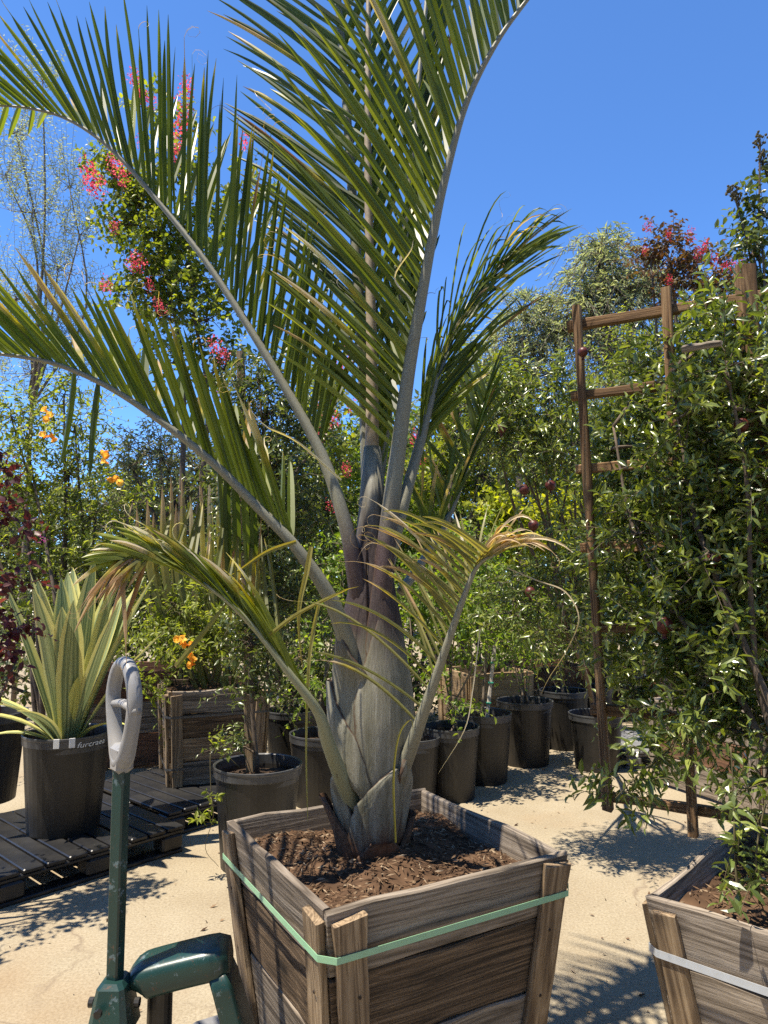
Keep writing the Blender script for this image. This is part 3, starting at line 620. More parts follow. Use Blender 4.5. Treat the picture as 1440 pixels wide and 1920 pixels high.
F7 = [(692, 1560, 2.15), (650, 1480, 2.08), (616, 1395, 2.0), (596, 1335, 1.96), (542, 1262, 1.92), (482, 1184, 1.9), (420, 1122, 1.87), (350, 1076, 1.85), (282, 1044, 1.83), (222, 1040, 1.82)]
frond('lowest left frond, yellowing with shrivelled brown end', F7, [.042, .04, .033, .024, .017, .013, .010, .008, .006, .004], [
    dict(vec=[None, None, None, (-150, -240, -.03), (-150, -215, -.03), (-160, -185, -.05), (-165, -150, -.05), (-140, -80, -.05), (-105, -10, -.05), (-70, 60, -.05)], gap=11, w=.019, arc=.05, dry=.22, rn=.85, mat=M_frond, sag=.05, tails=.4),
    dict(vec=[None, None, None, None, (-60, -230, .2), (-20, -215, .2), (-8, -175, .2), (-4, -150, .2), (-8, -110, .2), None], gap=24, w=.015, arc=.0, dry=.4, rn=.15, tails=.1),
    dict(vec=[None, None, None, None, None, None, None, None, (-40, 100, -.05), (-40, 130, -.05)], gap=4, w=.012, alldry=True, arc=.15, rn=.2, tails=.7, mess=.2)], M_frond_dry, yellow=.4, rs=.62)
F2 = [(690, 1080, 2.14), (692, 950, 2.16), (698, 800, 2.17), (696, 600, 2.18), (690, 300, 2.2), (691, 0, 2.22), (692, -170, 2.24)]
frond('vertical central frond behind the leaning one', F2, [.045, .032, .028, .022, .016, .011, .007], [
    dict(vec=[None, None, (-180, -190, .1), (-250, -260, .1), (-310, -290, .1), (-320, -310, .1), (-300, -310, .1)], gap=18, w=.018, arc=.02, dry=.08, rn=.25, sag=.05),
    dict(vec=[None, (60, -220, .1), (80, -260, .1), (100, -300, .1), (110, -300, .1), (110, -300, .1), (110, -290, .1)], gap=30, w=.02, arc=.03, dry=.03, rn=.5)], M_frond, rmat=M_newrach)
F3 = [(694, 1120, 2.2), (690, 900, 2.22), (682, 700, 2.24), (664, 420, 2.27), (648, 180, 2.3), (632, -20, 2.33), (620, -150, 2.35)]
frond('pale rear frond rising beside the central one', F3, [.03, .03, .026, .022, .019, .016, .012], [
    dict(vec=[None, None, (-160, -200, .15), (-230, -230, .15), (-260, -240, .15), (-260, -250, .15), (-250, -250, .15)], gap=44, w=.022, arc=.07, dry=.05, rn=.3),
    dict(vec=[None, None, (40, -220, .15), (60, -260, .15), (90, -270, .15), (90, -270, .15), (90, -270, .15)], gap=44, w=.028, arc=.03, rn=.4)], M_frond, individual=False)
F5 = [(712, 1130, 2.18), (752, 960, 2.2), (785, 840, 2.26), (822, 700, 2.36), (868, 590, 2.5), (925, 515, 2.62), (985, 462, 2.72)]
frond('rear right frond with frayed leaflets against the sky', F5, [.028, .026, .022, .017, .012, .008, .005], [
    dict(vec=[None, None, (110, -150, .1), (185, -230, .1), (195, -200, .1), (160, -130, .1), (110, -60, .1)], gap=8, w=.015, arc=.05, dry=.12, rn=.45, tails=.3, mess=.10),
    dict(vec=[None, None, (30, -200, -.05), (80, -260, -.05), (100, -210, -.05), (90, -120, -.05), (70, -90, -.05)], gap=11, w=.014, arc=.10, dry=.15, rn=.4, tails=.3, mess=.17, sag=.25),
    dict(vec=[None, None, (-5, 130, .05), (50, -60, .1), (70, -10, .1), (60, -30, .05), (60, -20, .1)], gap=26, w=.02, arc=.12, dry=.3, rn=.35, tails=.3)], M_frond, individual=False)
F9 = [(752, 1110, 2.24), (800, 1040, 2.34), (845, 960, 2.45), (880, 860, 2.55), (915, 735, 2.65)]
frond('thin rear frond half hidden behind the trunk', F9, [.022, .017, .013, .010, .006], [
    dict(vec=[None, (30, -170, 0), (55, -150, .05), (60, -130, .05), (40, -100, .05)], gap=13, w=.019, arc=.06, dry=.3, rn=.3, mess=.1),
    dict(vec=[None, (-60, -150, 0), (-55, -140, .05), (-50, -120, .05), (-20, -100, .05)], gap=15, w=.019, arc=.06, dry=.3, rn=.3, mess=.1)], M_frond, individual=False)
F10 = [(696, 1130, 2.2), (702, 960, 2.24), (728, 760, 2.3), (752, 520, 2.35), (775, 260, 2.4), (800, 0, 2.45), (815, -120, 2.45)]
frond('shaded inner frond with grey leaflets, right of the centre', F10, [.028, .028, .022, .017, .013, .010, .007], [
    dict(vec=[None, None, (70, -190, .1), (80, -230, .1), (90, -260, .1), (90, -260, .1), (80, -260, .1)], gap=30, w=.028, arc=.04, rn=.2),
    dict(vec=[None, None, (-70, -200, .1), (-90, -240, .1), (-90, -260, .1), (-90, -260, .1), (-80, -260, .1)], gap=60, w=.022, arc=.04, rn=.2)], M_frond, individual=False)
# loose hanging blades and threads
def loose(pts, w, dry, rv, mat=M_frond_dry, name='hanging_blade'):
    q = catmull([P(p[0], p[1], p[2] + PB[1] - 2.17) for p in pts], 5); n = len(q); s = np.linspace(0, 1, n); prof = np.interp(s, [0, .2, .6, 1], [.8, 1, .7, .1]) * w
    V, F = ribbon(q, prof, np.array([1, .3, .1]), .2); obj(name, V, F, mat, palm, {'rnd': [rv] * len(V), 'dry': [dry] * len(V)})
for pts, w, d, r in [([(583, 1025, 1.98), (575, 1070, 1.97), (562, 1130, 1.96), (560, 1180, 1.96), (568, 1260, 1.97)], .016, .1, .9), ([(597, 1135, 1.97), (586, 1190, 1.97), (578, 1260, 1.96), (574, 1400, 1.96), (577, 1540, 1.97)], .012, .05, .9),
                     ([(505, 1190, 1.9), (560, 1150, 1.92), (640, 1110, 1.95), (672, 1100, 1.94)], .012, .1, .6), 
                     ([(742, 1580, 1.93), (738, 1460, 1.9), (748, 1380, 1.88), (770, 1350, 1.88), (775, 1375, 1.88)], .007, .05, .5), ([(950, 1065, 1.83), (1010, 1090, 1.83), (1060, 1110, 1.82), (1085, 1160, 1.8), (1062, 1220, 1.8), (1030, 1270, 1.8), (1015, 1300, 1.8)], .005, .55, .7),
                     ([(900, 1180, 1.9), (885, 1300, 1.88), (870, 1370, 1.86), (822, 1450, 1.84)], .004, .7, .9), ([(640, 900, 2.05), (560, 830, 2.0), (500, 800, 1.95), (470, 770, 1.95)], .007, .5, .95), ([(770, 560, 1.95), (740, 520, 1.94), (770, 470, 1.92), (775, 450, 1.92)], .006, .6, .95),
                     ([(555, 1015, 1.98), (500, 1035, 1.96), (455, 1065, 1.95), (430, 1080, 1.95)], .013, .1, .4), ([(330, 1250, 1.85), (395, 1170, 1.87), (440, 1110, 1.9)], .015, .05, .3)]:
    loose(pts, w, d, r)

# ------------------------------------------------------------------ pallet truck
JB = P(214, 1895, 1.92); JT = P(228, 1440, 1.92); jack = thing('pallet_truck', 'green hand pallet truck with upright handle and grey loop grip', 'pallet truck', (JB[0], JB[1], 0))
bar('handle_bar', JB - np.array([0, 0, .12]), JT, .034, .034, (-.3, -1, 0), M_jack, jack, jit=.0006)
ud = unit(JT - JB); lp = unit(np.array([-.66, .75, 0])); 
def loop_pts():
    o = []; h, w = .262, .078
    for k in range(36):
        a = 2 * math.pi * k / 36; y = math.cos(a); x = math.sin(a); yy = h / 2 + h / 2 * y * .98
        wid = w * (.55 + .45 * min(1, (1 + y) * .75)); o.append(JT + ud * (yy + .012) + lp * x * wid)
    return np.array(o)
lo = loop_pts(); nrm = np.cross(lp, ud); V = []; F = []; S = 12; n = len(lo)
for i in range(n):
    T = unit(lo[(i + 1) % n] - lo[i - 1]); bb = np.cross(T, nrm); low = max(0, .30 - (lo[i] - JT) @ ud / .283) * 1.6; r = .0165 + .014 * low
    for k in range(S):
        a = 2 * math.pi * k / S; V.append(lo[i] + bb * math.cos(a) * r * 1.05 + nrm * math.sin(a) * (r * .98 + .004))
for i in range(n):
    for k in range(S): F.append([i * S + k, i * S + (k + 1) % S, ((i + 1) % n) * S + (k + 1) % S, ((i + 1) % n) * S + k])
grip = obj('grip_loop', V, F, M_grip, jack, smooth=True)
fw = JT + ud * .03; V, F = rbox(.115, .046, .075, .012); V = np.array(V); 
V = np.array([JT + ud * (v[2] + .025) + lp * v[0] * (1.0 + .25 * v[2] / .04) * .5 + nrm * v[1] for v in V]); obj('grip_neck', V, F, M_grip, jack)
tr0 = JT + ud * .155; V, F = tube([tr0 - lp * .088, tr0 + ud * .012, tr0 + lp * .088], [.010, .011, .010], 8, 1.3); obj('trigger_lever', V, F, M_grip, jack, smooth=True)
V, F = rbox(.085, .10, .13, .012); V = np.array([[v[0] * (1.25 if v[2] < 0 else .82), v[1] * (1.2 if v[2] < 0 else .85), v[2]] for v in V]) + (JB + np.array([.0, 0, .015])); obj('handle_socket', V, F, M_jack, jack)
for s_ in (-1, 1):
    q_ = JB + np.array([.0, 0, .03]) + nrm * s_ * .0; V, F = tube([JB + np.array([s_ * .052, -.0, .02]), JB + np.array([s_ * .064, -.0, .02])], .012, 10); obj('pivot_bolt', V, F, M_ram, jack)
V, F = tube([JB + np.array([-.015, -.062, .03]), JB + np.array([-.015, -.074, .03])], .010, 6); obj('pivot_bolt', V, F, M_ram, jack)
# fork head: rounded top beam bending down to the fork plate
HB = P(262, 1835, 1.98); HE = P(438, 1790, 2.0); hd = unit(HE - HB); hs = unit(np.cross([0, 0, 1.0], hd)); hd2 = hd
prof_path = [HB + hd * .0 + np.array([0, 0, -.018]), HB + hd * .015 + np.array([0, 0, .012]), HB + hd * .05 + np.array([0, 0, .024]), HB + hd * .14 + np.array([0, 0, .02]), HE - hd * .04 + np.array([0, 0, .018]), HE - hd * .012 + np.array([0, 0, .004]), HE + hd * .006 + np.array([0, 0, -.035]), HE + hd * .030 + np.array([0, 0, -.12])]
def slab(path, wid, thk, mat, name, pw=4.5):
    path = np.asarray(path); n = len(path); T = unit(np.gradient(path, axis=0)); V = []; F = []
    for i in range(n):
        u = np.cross(T[i], hs) * -1; u = unit(u); w = (wid[i] if np.ndim(wid) else wid) / 2; t = (thk[i] if np.ndim(thk) else thk) / 2; 
        for k in range(24):
            th_ = 2 * math.pi * (k + .5) / 24; ca, sa = math.cos(th_), math.sin(th_); V.append(path[i] + hs * w * math.copysign(abs(ca) ** (2 / pw), ca) + u * t * math.copysign(abs(sa) ** (2 / pw), sa))
    m = 24
    for i in range(n - 1):
        for k in range(m): F.append([i * m + k, i * m + (k + 1) % m, (i + 1) * m + (k + 1) % m, (i + 1) * m + k])
    F.append(list(range(m))[::-1]); F.append([(n - 1) * m + k for k in range(m)]); return obj(name, V, F, mat, jack, smooth=True)
pp = catmull([HB + np.array([0, 0, -.012]), HB + hd * .012 + np.array([0, 0, .004]), HB + hd * .05 + np.array([0, 0, .008]), HB + hd * .15 + np.array([0, 0, .008]), HE - hd * .01 + np.array([0, 0, .006])], 3)
slab(pp, np.interp(np.linspace(0, 1, len(pp)), [0, .06, .14, .3, .93, 1], [.05, .095, .12, .13, .13, .11]), np.interp(np.linspace(0, 1, len(pp)), [0, .06, .14, .3, .9, 1], [.03, .058, .075, .085, .085, .06]), M_jack, 'head_beam', 4.0)
lg = [HE + hd * -.035 + np.array([0, 0, -.02]), HE + hd * -.02 + np.array([0, 0, -.06]), HE + hd * .04 + np.array([0, 0, -.26]), HE + hd * .075 + np.array([0, 0, -.40])]
slab(lg, [.125, .13, .16, .20], [.05, .055, .055, .05], M_jack, 'fork_plate', 7.0)
rb = HB + hd * .055; rb[2] = 0; V, F = lathe([(.055, .10), (.062, .11), (.062, .28), (.05, .30), (.05, .325), (.032, .33), (.032, HB[2] - .02)], 20, rb); obj('pump_cylinder', V, F, M_ram, jack, smooth=False)
for s in (-1, 1):
    a = HE + hd * .06 + hs * s * .19; a = np.array([a[0], a[1], .075]); e = a + hd * .70; V, F = rbox(.70, .15, .05, .012); m = (a + e) / 2
    obj('fork', np.array([m + hd * v[0] + hs * v[1] + np.array([0, 0, v[2]]) for v in V]) - np.array([0, 0, .018]), F, M_jack, jack)
cb = HE + hd * .07; V, F = rbox(.05, .52, .07, .01); obj('fork_crossbar', np.array([np.array([cb[0], cb[1], .085]) + hd * v[0] + hs * v[1] + np.array([0, 0, v[2]]) for v in V]), F, M_jack, jack)
for s in (-1, 1):
    V, F = tube([rb + hs * s * .06 + np.array([0, 0, .09]), rb + hs * s * .12 + np.array([0, 0, .09])], .09, 24); obj('steer_wheel', V, F, M_ram, jack)

# ------------------------------------------------------------------ right planter with trellis and pomegranate
ZR2 = .66; C1 = G(1197, 1682, ZR2); RR = math.radians(48); s2 = .84
d1 = np.array([math.cos(RR - math.pi / 2), math.sin(RR - math.pi / 2), 0]); d2 = np.array([math.cos(RR), math.sin(RR), 0])
RC = C1 + d1 * s2 / 2 + d2 * s2 / 2 + np.array([.02, .01, 0])
crate('weathered planter box with grey strap beneath the pomegranate trellis', RC, RR, s2 - .05, (s2 - .05) * .78, .02, ZR2, [0, .28, .50, .74, 1.0], {0: M_redwood, 1: M_redwood, 2: M_grey, 3: M_grey}, M_batten, [(.52, M_strap_grey, .020)], bw=.07, nails=2)
mulch('bark mulch inside the pomegranate planter box', RC, RR, s2 - .075, ZR2 - .07, 1500)
TA, TB = P(1140, 1518, 2.72), P(1300, 1568, 2.57); td = unit(np.array([TB[0] - TA[0], TB[1] - TA[1], 0])); tn = np.array([td[1], -td[0], 0]); tn = tn if tn[1] < 0 else -tn
trel = thing('trellis', 'dark brown wooden ladder trellis standing in the right planter', 'trellis', (RC[0], RC[1], .55))
tops = [P(1081, 574, 2.74), P(1249, 540, 2.59)]
bar('post', TA, tops[0], .034, .032, tn, M_trellis, trel); bar('post', TB, tops[1], .034, .032, tn, M_trellis, trel)
pl = lambda px, Y: None
big1 = P(1396, 500, 2.42); bar('post', np.array([big1[0] + .03, big1[1], .55]), big1, .064, .045, (-.1, -1, 0), M_trellis, trel)
def rail(pxa, pya, ext=(.05, .55)):
    f = (pya - 574) / (1518 - 574); a = tops[0] + (TA - tops[0]) * f; fb = None
    b = tops[1] + (TB - tops[1]) * f * 1.0; b[2] = a[2]; dd = unit(b - a)
    bar('rail', a - dd * ext[0] + tn * -.037, b + dd * ext[1] + tn * -.037, .036, .033, tn, M_trellis, trel)
for y in (606, 748, 893, 1045, 1195, 1345, 1500): rail(1090, y)
sl = thing('loose_slat', 'loose grey slat wedged among the pomegranate leaves', 'slat', P(1315, 650, 2.22)); bar('slat', P(1280, 655, 2.24), P(1352, 643, 2.16), .020, .02, (0, -.5, .8), M_grey, sl)
TY = lambda px: 2.72 - (px - 1140) / 160 * .30
pb = px_blobs([(1205, 715, 50, 2.8, 16), (1310, 670, 70, 2.75, 40), (1410, 650, 70, 2.42, 40), (1160, 850, 70, 2.92, 38), (1230, 830, 85, 2.78, 54), (1345, 800, 105, 2.55, 78), (1440, 770, 80, 2.35, 50),
    (1160, 970, 75, 2.92, 44), (1255, 960, 95, 2.74, 70), (1365, 940, 110, 2.52, 84), (1440, 900, 80, 2.35, 50), (1180, 1100, 75, 2.86, 46), (1275, 1100, 95, 2.66, 70), (1380, 1080, 105, 2.48, 78), (1440, 1060, 70, 2.35, 44),
    (1215, 1220, 70, 2.75, 40), (1310, 1230, 85, 2.58, 56), (1400, 1220, 90, 2.42, 60), (1320, 1330, 60, 2.5, 26), (1400, 1340, 75, 2.4, 38), (1440, 1440, 50, 2.3, 14), (1180, 1310, 40, 2.72, 12), (1460, 680, 70, 2.3, 20), (1350, 600, 45, 2.46, 16),
    (1290, 770, 50, 2.35, 14), (1260, 900, 60, 2.45, 22), (1200, 1000, 55, 2.55, 16), (1310, 1050, 60, 2.35, 20), (1230, 1150, 55, 2.5, 18), (1360, 700, 50, 2.28, 14), (1330, 1270, 60, 2.35, 18)])
RB = np.array([RC[0], RC[1], ZR2 - .06]); tz = lambda px, py, Y: P(px, py, Y)
pom = tree('pomegranate_tree', 'dense pomegranate with red fruit espaliered on the brown trellis', 'tree', RB, pb, M_pom, (.056, .0185), 16, .24, .013, M_bark, .12, 8, n_ind=300, crown='foliage', ang=.62, upward=.25,
           stems=[[RB + [.02, .0, 0], tz(1440, 1350, 2.26), tz(1410, 1150, 2.28), tz(1400, 900, 2.28), tz(1360, 680, 2.3)], [RB + [-.05, .03, 0], tz(1400, 1330, 2.32), tz(1290, 1180, 2.45), tz(1190, 1000, 2.6), tz(1150, 800, 2.68)], [RB + [0, -.03, 0], tz(1330, 1050, 2.38), tz(1290, 900, 2.45), tz(1260, 700, 2.5)]])
def fruit(root, c, r=.035):
    prof = [(.001, -r), (r * .5, -r * .88), (r * .86, -r * .5), (r, 0), (r * .9, r * .45), (r * .55, r * .82), (r * .22, r * .97), (.001, r)]
    V, F = lathe(prof, 14, c, .02); o = obj('fruit', V, F, M_fruit, root, smooth=True); V, F = lathe([(r * .25, -r * .9), (r * .2, -r * 1.2), (r * .38, -r * 1.5)], 9, c); obj('calyx', V, F, M_fruit, o)
for px, py, Y, r in [(1245, 1172, 2.42, .03), (1338, 1048, 2.36, .024), (1390, 797, 2.3, .024), (1093, 660, 2.66, .020)]: fruit(pom, P(px, py, Y), r)
# young shoots rising from the right box
sh = tree('pomegranate_shoot', 'young leafy pomegranate shoots rising from the right box corner', 'plant', P(1385, 1690, 1.97), [(P(1380, 1490, 1.98), (.02, .02, .08), 5), (P(1380, 1600, 1.96), (.02, .02, .08), 6), (P(1425, 1550, 1.95), (.02, .02, .10), 6), (P(1415, 1660, 1.93), (.03, .03, .05), 6)], M_pom, (.055, .018), 9, .12, .004, M_twig, .2, 8, n_ind=120, crown='foliage', ang=.8,
          stems=[[P(1385, 1695, 1.97), P(1378, 1600, 1.97), P(1376, 1500, 1.97), P(1370, 1400, 1.98)], [P(1425, 1695, 1.93), P(1418, 1600, 1.93), P(1440, 1480, 1.94)]])
spr = tree('pomegranate_branch', 'low pomegranate branch arching left in front of trellis posts', 'plant', P(1300, 1330, 2.3), [(P(1230, 1420, 2.3), (.09, .06, .05), 12), (P(1180, 1470, 2.3), (.07, .06, .05), 9), (P(1290, 1370, 2.3), (.08, .06, .06), 10), (P(1150, 1500, 2.3), (.04, .04, .05), 4)], M_pom, (.06, .018), 11, .15, .004, M_twig, .4, 8, n_ind=100, crown='foliage', stems=[[P(1330, 1300, 2.32), P(1270, 1390, 2.3), P(1200, 1450, 2.3), P(1150, 1500, 2.3)]])
# second pomegranate behind
pb2 = px_blobs([(900, 750, 50, 4.0, 24), (960, 740, 55, 4.0, 32), (1030, 750, 60, 4.0, 38), (1070, 730, 45, 4.0, 22), (930, 800, 70, 4.0, 44), (1010, 820, 80, 4.0, 56), (1080, 830, 60, 3.9, 40), (1000, 895, 50, 4.0, 14), (1070, 960, 50, 3.9, 8), (1000, 1090, 65, 4.0, 26), (1070, 1090, 60, 3.9, 34), (960, 1150, 60, 4.0, 30), (1060, 1180, 55, 3.9, 28), (1130, 1200, 60, 3.9, 30), (1150, 1050, 55, 3.9, 26)])
rt2, c2 = pot('black nursery pot half hidden behind the trellis post', 1120, 1450, .44, .45)
pom2 = tree('pomegranate_tree', 'rear pomegranate with small dark leaves left of the trellis', 'tree', c2 + [0, 0, .39], pb2, M_pom, (.062, .018), 14, .28, .022, M_bark, .3, 8, n_ind=0, crown='foliage', ang=.62, upward=.1, fork=.6)
for px, py in [(994, 1110), (983, 918), (1032, 910), (940, 803), (1000, 985)]: fruit(pom2, P(px, py, 3.78), .029)

# ------------------------------------------------------------------ left: plastic pallets, big pot of striped agave, timber box
pa = G(345, 1597); pbt = G(45, 1692); pd = unit(pa - pbt); pn = np.array([-pd[1], pd[0], 0]); pr = math.atan2(pd[1], pd[0])
PC1 = pa - pd * .50 + pn * .50
pallet('black plastic pallet carrying the striped agave pot', PC1, pr, 1.0, 1.0, M_plastic, n=9, h=.15, slot=.014)
PC2 = pa + pd * .54 + pn * .75; pallet('black plastic pallet under the left timber planter box', PC2, pr, 1.0, 1.0, M_plastic, n=9, h=.15, slot=.014)
fp, fc = pot('tall black pot of striped agave with handwritten rim', 118, 1572, .475, .53, .15)
ft = bpy.data.curves.new('rim_writing', 'FONT'); ft.body = 'furcraea'; ft.size = .052; ft.shear = .25; ft.extrude = 0.0; fo_ = bpy.data.objects.new('tmp_text', ft); COL.objects.link(fo_)
bpy.context.view_layer.update(); tm = bpy.data.meshes.new_from_object(fo_); tv = np.array([v.co[:] for v in tm.vertices]); tf = [list(p.vertices) for p in tm.polygons]; bpy.data.objects.remove(fo_)
ra = .2375 * 1.016; a0 = math.atan2(-fc[1], -fc[0]) + .20
tvw = np.array([[fc[0] + ra * math.cos(a0 + v[0] / ra), fc[1] + ra * math.sin(a0 + v[0] / ra), fc[2] + .53 - .052 + v[1] * .75 + random.gauss(0, .0006)] for v in tv]); obj('rim_writing', tvw, tf, M_white, fp)
for aoff in (-.32, .0):
    a = a0 + aoff - .1; c = fc + np.array([math.cos(a), math.sin(a), 0]) * .2445 + np.array([0, 0, .508]); V, F = rbox(.004, .03, .05, .001); ca, sa = math.cos(a), math.sin(a)
    obj('label_clip', np.array([[v[0] * ca - v[1] * sa, v[0] * sa + v[1] * ca, v[2]] for v in V]) + c, F, M_white, fp)
furc = thing('striped_agave', 'variegated agave with tall yellow-edged sword leaves', 'plant', fc + np.array([0, 0, .46]))
def sword(az, length, lean, curl, w, rv):
    n, m = 12, 7; base = fc + np.array([math.cos(az) * .05, math.sin(az) * .05, .45]); d = np.array([math.cos(az), math.sin(az), 0]); sd = np.array([-math.sin(az), math.cos(az), 0]); p = base.copy(); th = lean; V = []; F = []; A = []; B = []
    for i in range(n):
        s = i / (n - 1); t = d * math.sin(th) + np.array([0, 0, math.cos(th)]); nn = d * math.cos(th) - np.array([0, 0, math.sin(th)]); ww = w * np.interp(s, [0, .15, .45, .75, .92, 1], [.55, .72, 1, .78, .35, .03])
        for j in range(m):
            v = j / (m - 1) * 2 - 1; V.append(p + sd * v * ww / 2 - nn * (v * v) * -ww * .20 * (1 if lean < .6 else .8) * -1); A.append(v); B.append(s)
        p = p + t * length / (n - 1); th += curl / (n - 1)
    for i in range(n - 1):
        for j in range(m - 1): F.append([i * m + j, i * m + j + 1, (i + 1) * m + j + 1, (i + 1) * m + j])
    obj('leaf', V, F, M_furc, furc, {'across': A, 'along': B, 'rnd': [rv] * len(V)}, smooth=True)
for k in range(17):
    sword(2.4 * k + random.uniform(-.2, .2), random.uniform(.84, 1.08), random.uniform(.06, .42), random.uniform(.0, .3), random.uniform(.13, .18), random.uniform(0, .75))
for az, ln, le, cu, w, rv in [(-2.6, .55, .75, .9, .10, .3), (-3.1, .62, .7, .8, .09, .5), (-1.9, .42, .5, .9, .09, .4), (-1.45, .42, .25, .2, .10, .9), (-1.0, .45, .30, .3, .085, .95), (-.4, .42, .75, 1.0, .07, .85), (-2.2, .48, .55, .8, .085, .2), (-2.9, .40, 1.0, .9, .07, .6), (0.1, .8, .5, .3, .08, .4), (-.6, .9, .35, .2, .09, .6)]: sword(az, ln, le, cu, w, rv)
pot('black pot at the left edge behind the agave pot', -35, 1515, .48, .55, .15); pot('black pot between the agave pot and timber box', 232, 1440, .46, .5, .0)
LBn = G(322, 1476, .15); lr = math.radians(22); la = np.array([math.cos(lr), math.sin(lr), 0]); lb = np.array([-math.sin(lr), math.cos(lr), 0]); LBc = LBn + la * .30 + lb * .30 + np.array([0, .0, 0])
crate('timber planter box of orange trumpet shrub on black pallet', LBc, lr, .64, .58, .151, .79, [0, .25, .5, .75, 1.0], [M_box, M_batten, M_rough], M_batten, [(.62, M_strap_dark, .014), (.27, M_strap_dark, .014)], bw=.075)
mulch('dark mulch inside the trumpet shrub box', LBc, lr, .60, .73, 500)
Y0 = LBc[1]
tb = tree('trumpet_shrub', 'low trumpet shrub with orange flowers in the left timber box', 'shrub', (LBc[0], LBc[1], .72), px_blobs([(330, 1130, 60, Y0, 34), (400, 1160, 65, Y0, 40), (300, 1210, 45, Y0 - .2, 20), (440, 1200, 50, Y0, 26), (360, 1210, 55, Y0 - .1, 30), (280, 1300, 30, Y0 - .25, 12), (300, 1180, 40, Y0, 20)]), M_tecoma, (.062, .022), 13, .24, .012, M_twig, .35, 8, multi=True, n_ind=90, crown='foliage')
sw = thing('sword_plant', 'upright sword blades with brown tips behind the trumpet shrub box', 'plant', (LBc[0], LBc[1] + .1, .73))
for k, (x, ty) in enumerate([(256, 950), (276, 935), (288, 960), (304, 912), (320, 890), (341, 888), (356, 930), (374, 880), (392, 900), (408, 885), (428, 910), (446, 890), (330, 945)]):
    Yk = LBc[1] + random.uniform(-.1, .2); q = catmull([np.array([LBc[0] + (x - 350) * .0012, Yk, .71]), P(x + 8, 1100, Yk), P(x, ty, Yk)], 5); s = np.linspace(0, 1, len(q))
    V, F = ribbon(q, np.interp(s, [0, .5, .85, 1], [.6, 1, .8, .05]) * random.uniform(.05, .065), np.array([1, random.uniform(-.6, .6), 0]), .25); obj('blade', V, F, M_frond_dry, sw, {'rnd': [random.uniform(.2, .7)] * len(V), 'dry': np.repeat(np.clip((s - .55) * 1.6, 0, .8), 3)})
for px, py in [(352, 1215), (362, 1235), (340, 1208)]: trumpet(tb, P(px, py, Y0 - .42), .045, M_orange, 3)

# ------------------------------------------------------------------ pots
vp, vc = pot('large black pot with climbing vine left of the palm box', 480, 1645, .48, .53)
stake('square wooden stake rising through the vine column', vc + [-.05, .05, .45], P(451, 660, vc[1] + .12), .045, M_batten)
Yv = vc[1]
vine = tree('climbing_vine', 'dark leafy vine column climbing the stake behind the palm', 'vine', vc + [0, 0, .46], px_blobs([(455, 1400, 26, Yv, 10), (475, 1300, 36, Yv, 22), (480, 1210, 60, Yv, 60), (500, 1110, 80, Yv + .1, 100), (490, 1000, 90, Yv + .1, 120), (510, 890, 95, Yv + .1, 124), (500, 780, 85, Yv + .1, 110), (480, 710, 60, Yv + .1, 44), (570, 960, 70, Yv + .25, 50), (560, 820, 60, Yv + .2, 40), (420, 900, 55, Yv + .1, 34), (560, 1120, 60, Yv + .2, 40)]), M_dark, (.05, .019), 13, .22, .014, M_bark, .35, 8, n_ind=0, crown='foliage',
            stems=[[vc + [0, 0, .46], P(470, 1250, Yv), P(485, 1050, Yv + .1), P(495, 850, Yv + .1), P(485, 720, Yv + .1)]])
rv_ = tree('trailing_vine', 'thin vine tendrils hanging over the rim of the vine pot', 'vine', P(405, 1440, Yv - .2), [(P(405, 1400, Yv - .2), .03, 4), (P(400, 1500, Yv - .22), .03, 4), (P(370, 1535, Yv - .2), .03, 4)], M_tecoma, (.045, .022), 6, .10, .003, M_twig, .4, 8, crown='foliage', n_ind=30, stems=[[P(450, 1440, Yv - .1), P(400, 1400, Yv - .2), P(395, 1470, Yv - .22), P(400, 1530, Yv - .22), P(385, 1590, Yv - .2), P(410, 1625, Yv - .2)]])
row = [('pot nearest the palm on the right row, tree trunk inside', 846, 1507, .42, .50), ('pot with white stake tied by green tape', 905, 1475, .47, .52), ('pot in the right row with several bare thin stems', 986, 1441, .48, .53), ('fourth pot of the right row with pale bark stem', 1060, 1409, .46, .53),
       ('pot just right of the palm trunk, mostly hidden', 770, 1520, .42, .46), ('pot left of the palm trunk behind the vine pot', 600, 1520, .44, .48), ('dark pot standing behind the vine pot', 545, 1450, .44, .48), ('far pot seen past the left of palm trunk', 622, 1380, .44, .48),
       ('far pale pot behind trellis, left of pair', 1172, 1353, .46, .5), ('far pale pot behind trellis, right of pair', 1220, 1343, .46, .5), ('far pot in the shade behind the fourth pot', 1108, 1388, .46, .5)]
PC = []
for lab, px, py, w, h in row: PC.append(pot('black nursery ' + lab, px, py, w, h)[1])
cB = PC[1]; stake('white wooden stake with green ties in a pot', cB + [.03, -.05, .44], P(928, 1205, cB[1]), .026, M_stake, 3)
def potted(name, label, i, blobs, mat, leaf=(.06, .03), K=11, tw=.26, tr=.014, bark=None, tm=8, **k):
    c = PC[i]; h = row[i][4]; return tree(name, label, 'tree', c + [0, 0, h - .065], px_blobs([(a, b, r, c[1] + dy, n) for a, b, r, dy, n in blobs]), mat, leaf, K, tw, tr, bark or M_pale_bark, .3, tm, crown='foliage', **k)
potted('potted_tree', 'young bright leafed tree in the pot nearest the palm', 0, [(830, 1150, 70, 0, 34), (880, 1190, 60, 0, 30), (800, 1090, 60, .2, 30), (870, 1090, 70, .1, 34), (840, 1330, 22, -.1, 8)], M_citrus, n_ind=60, upward=.1)
potted('potted_tree', 'lime green young tree tied to the white stake', 1, [(910, 1150, 60, 0, 34), (960, 1170, 60, 0, 34), (920, 1080, 60, 0, 34), (900, 1020, 55, .1, 30)], M_citrus, n_ind=60, upward=.1)
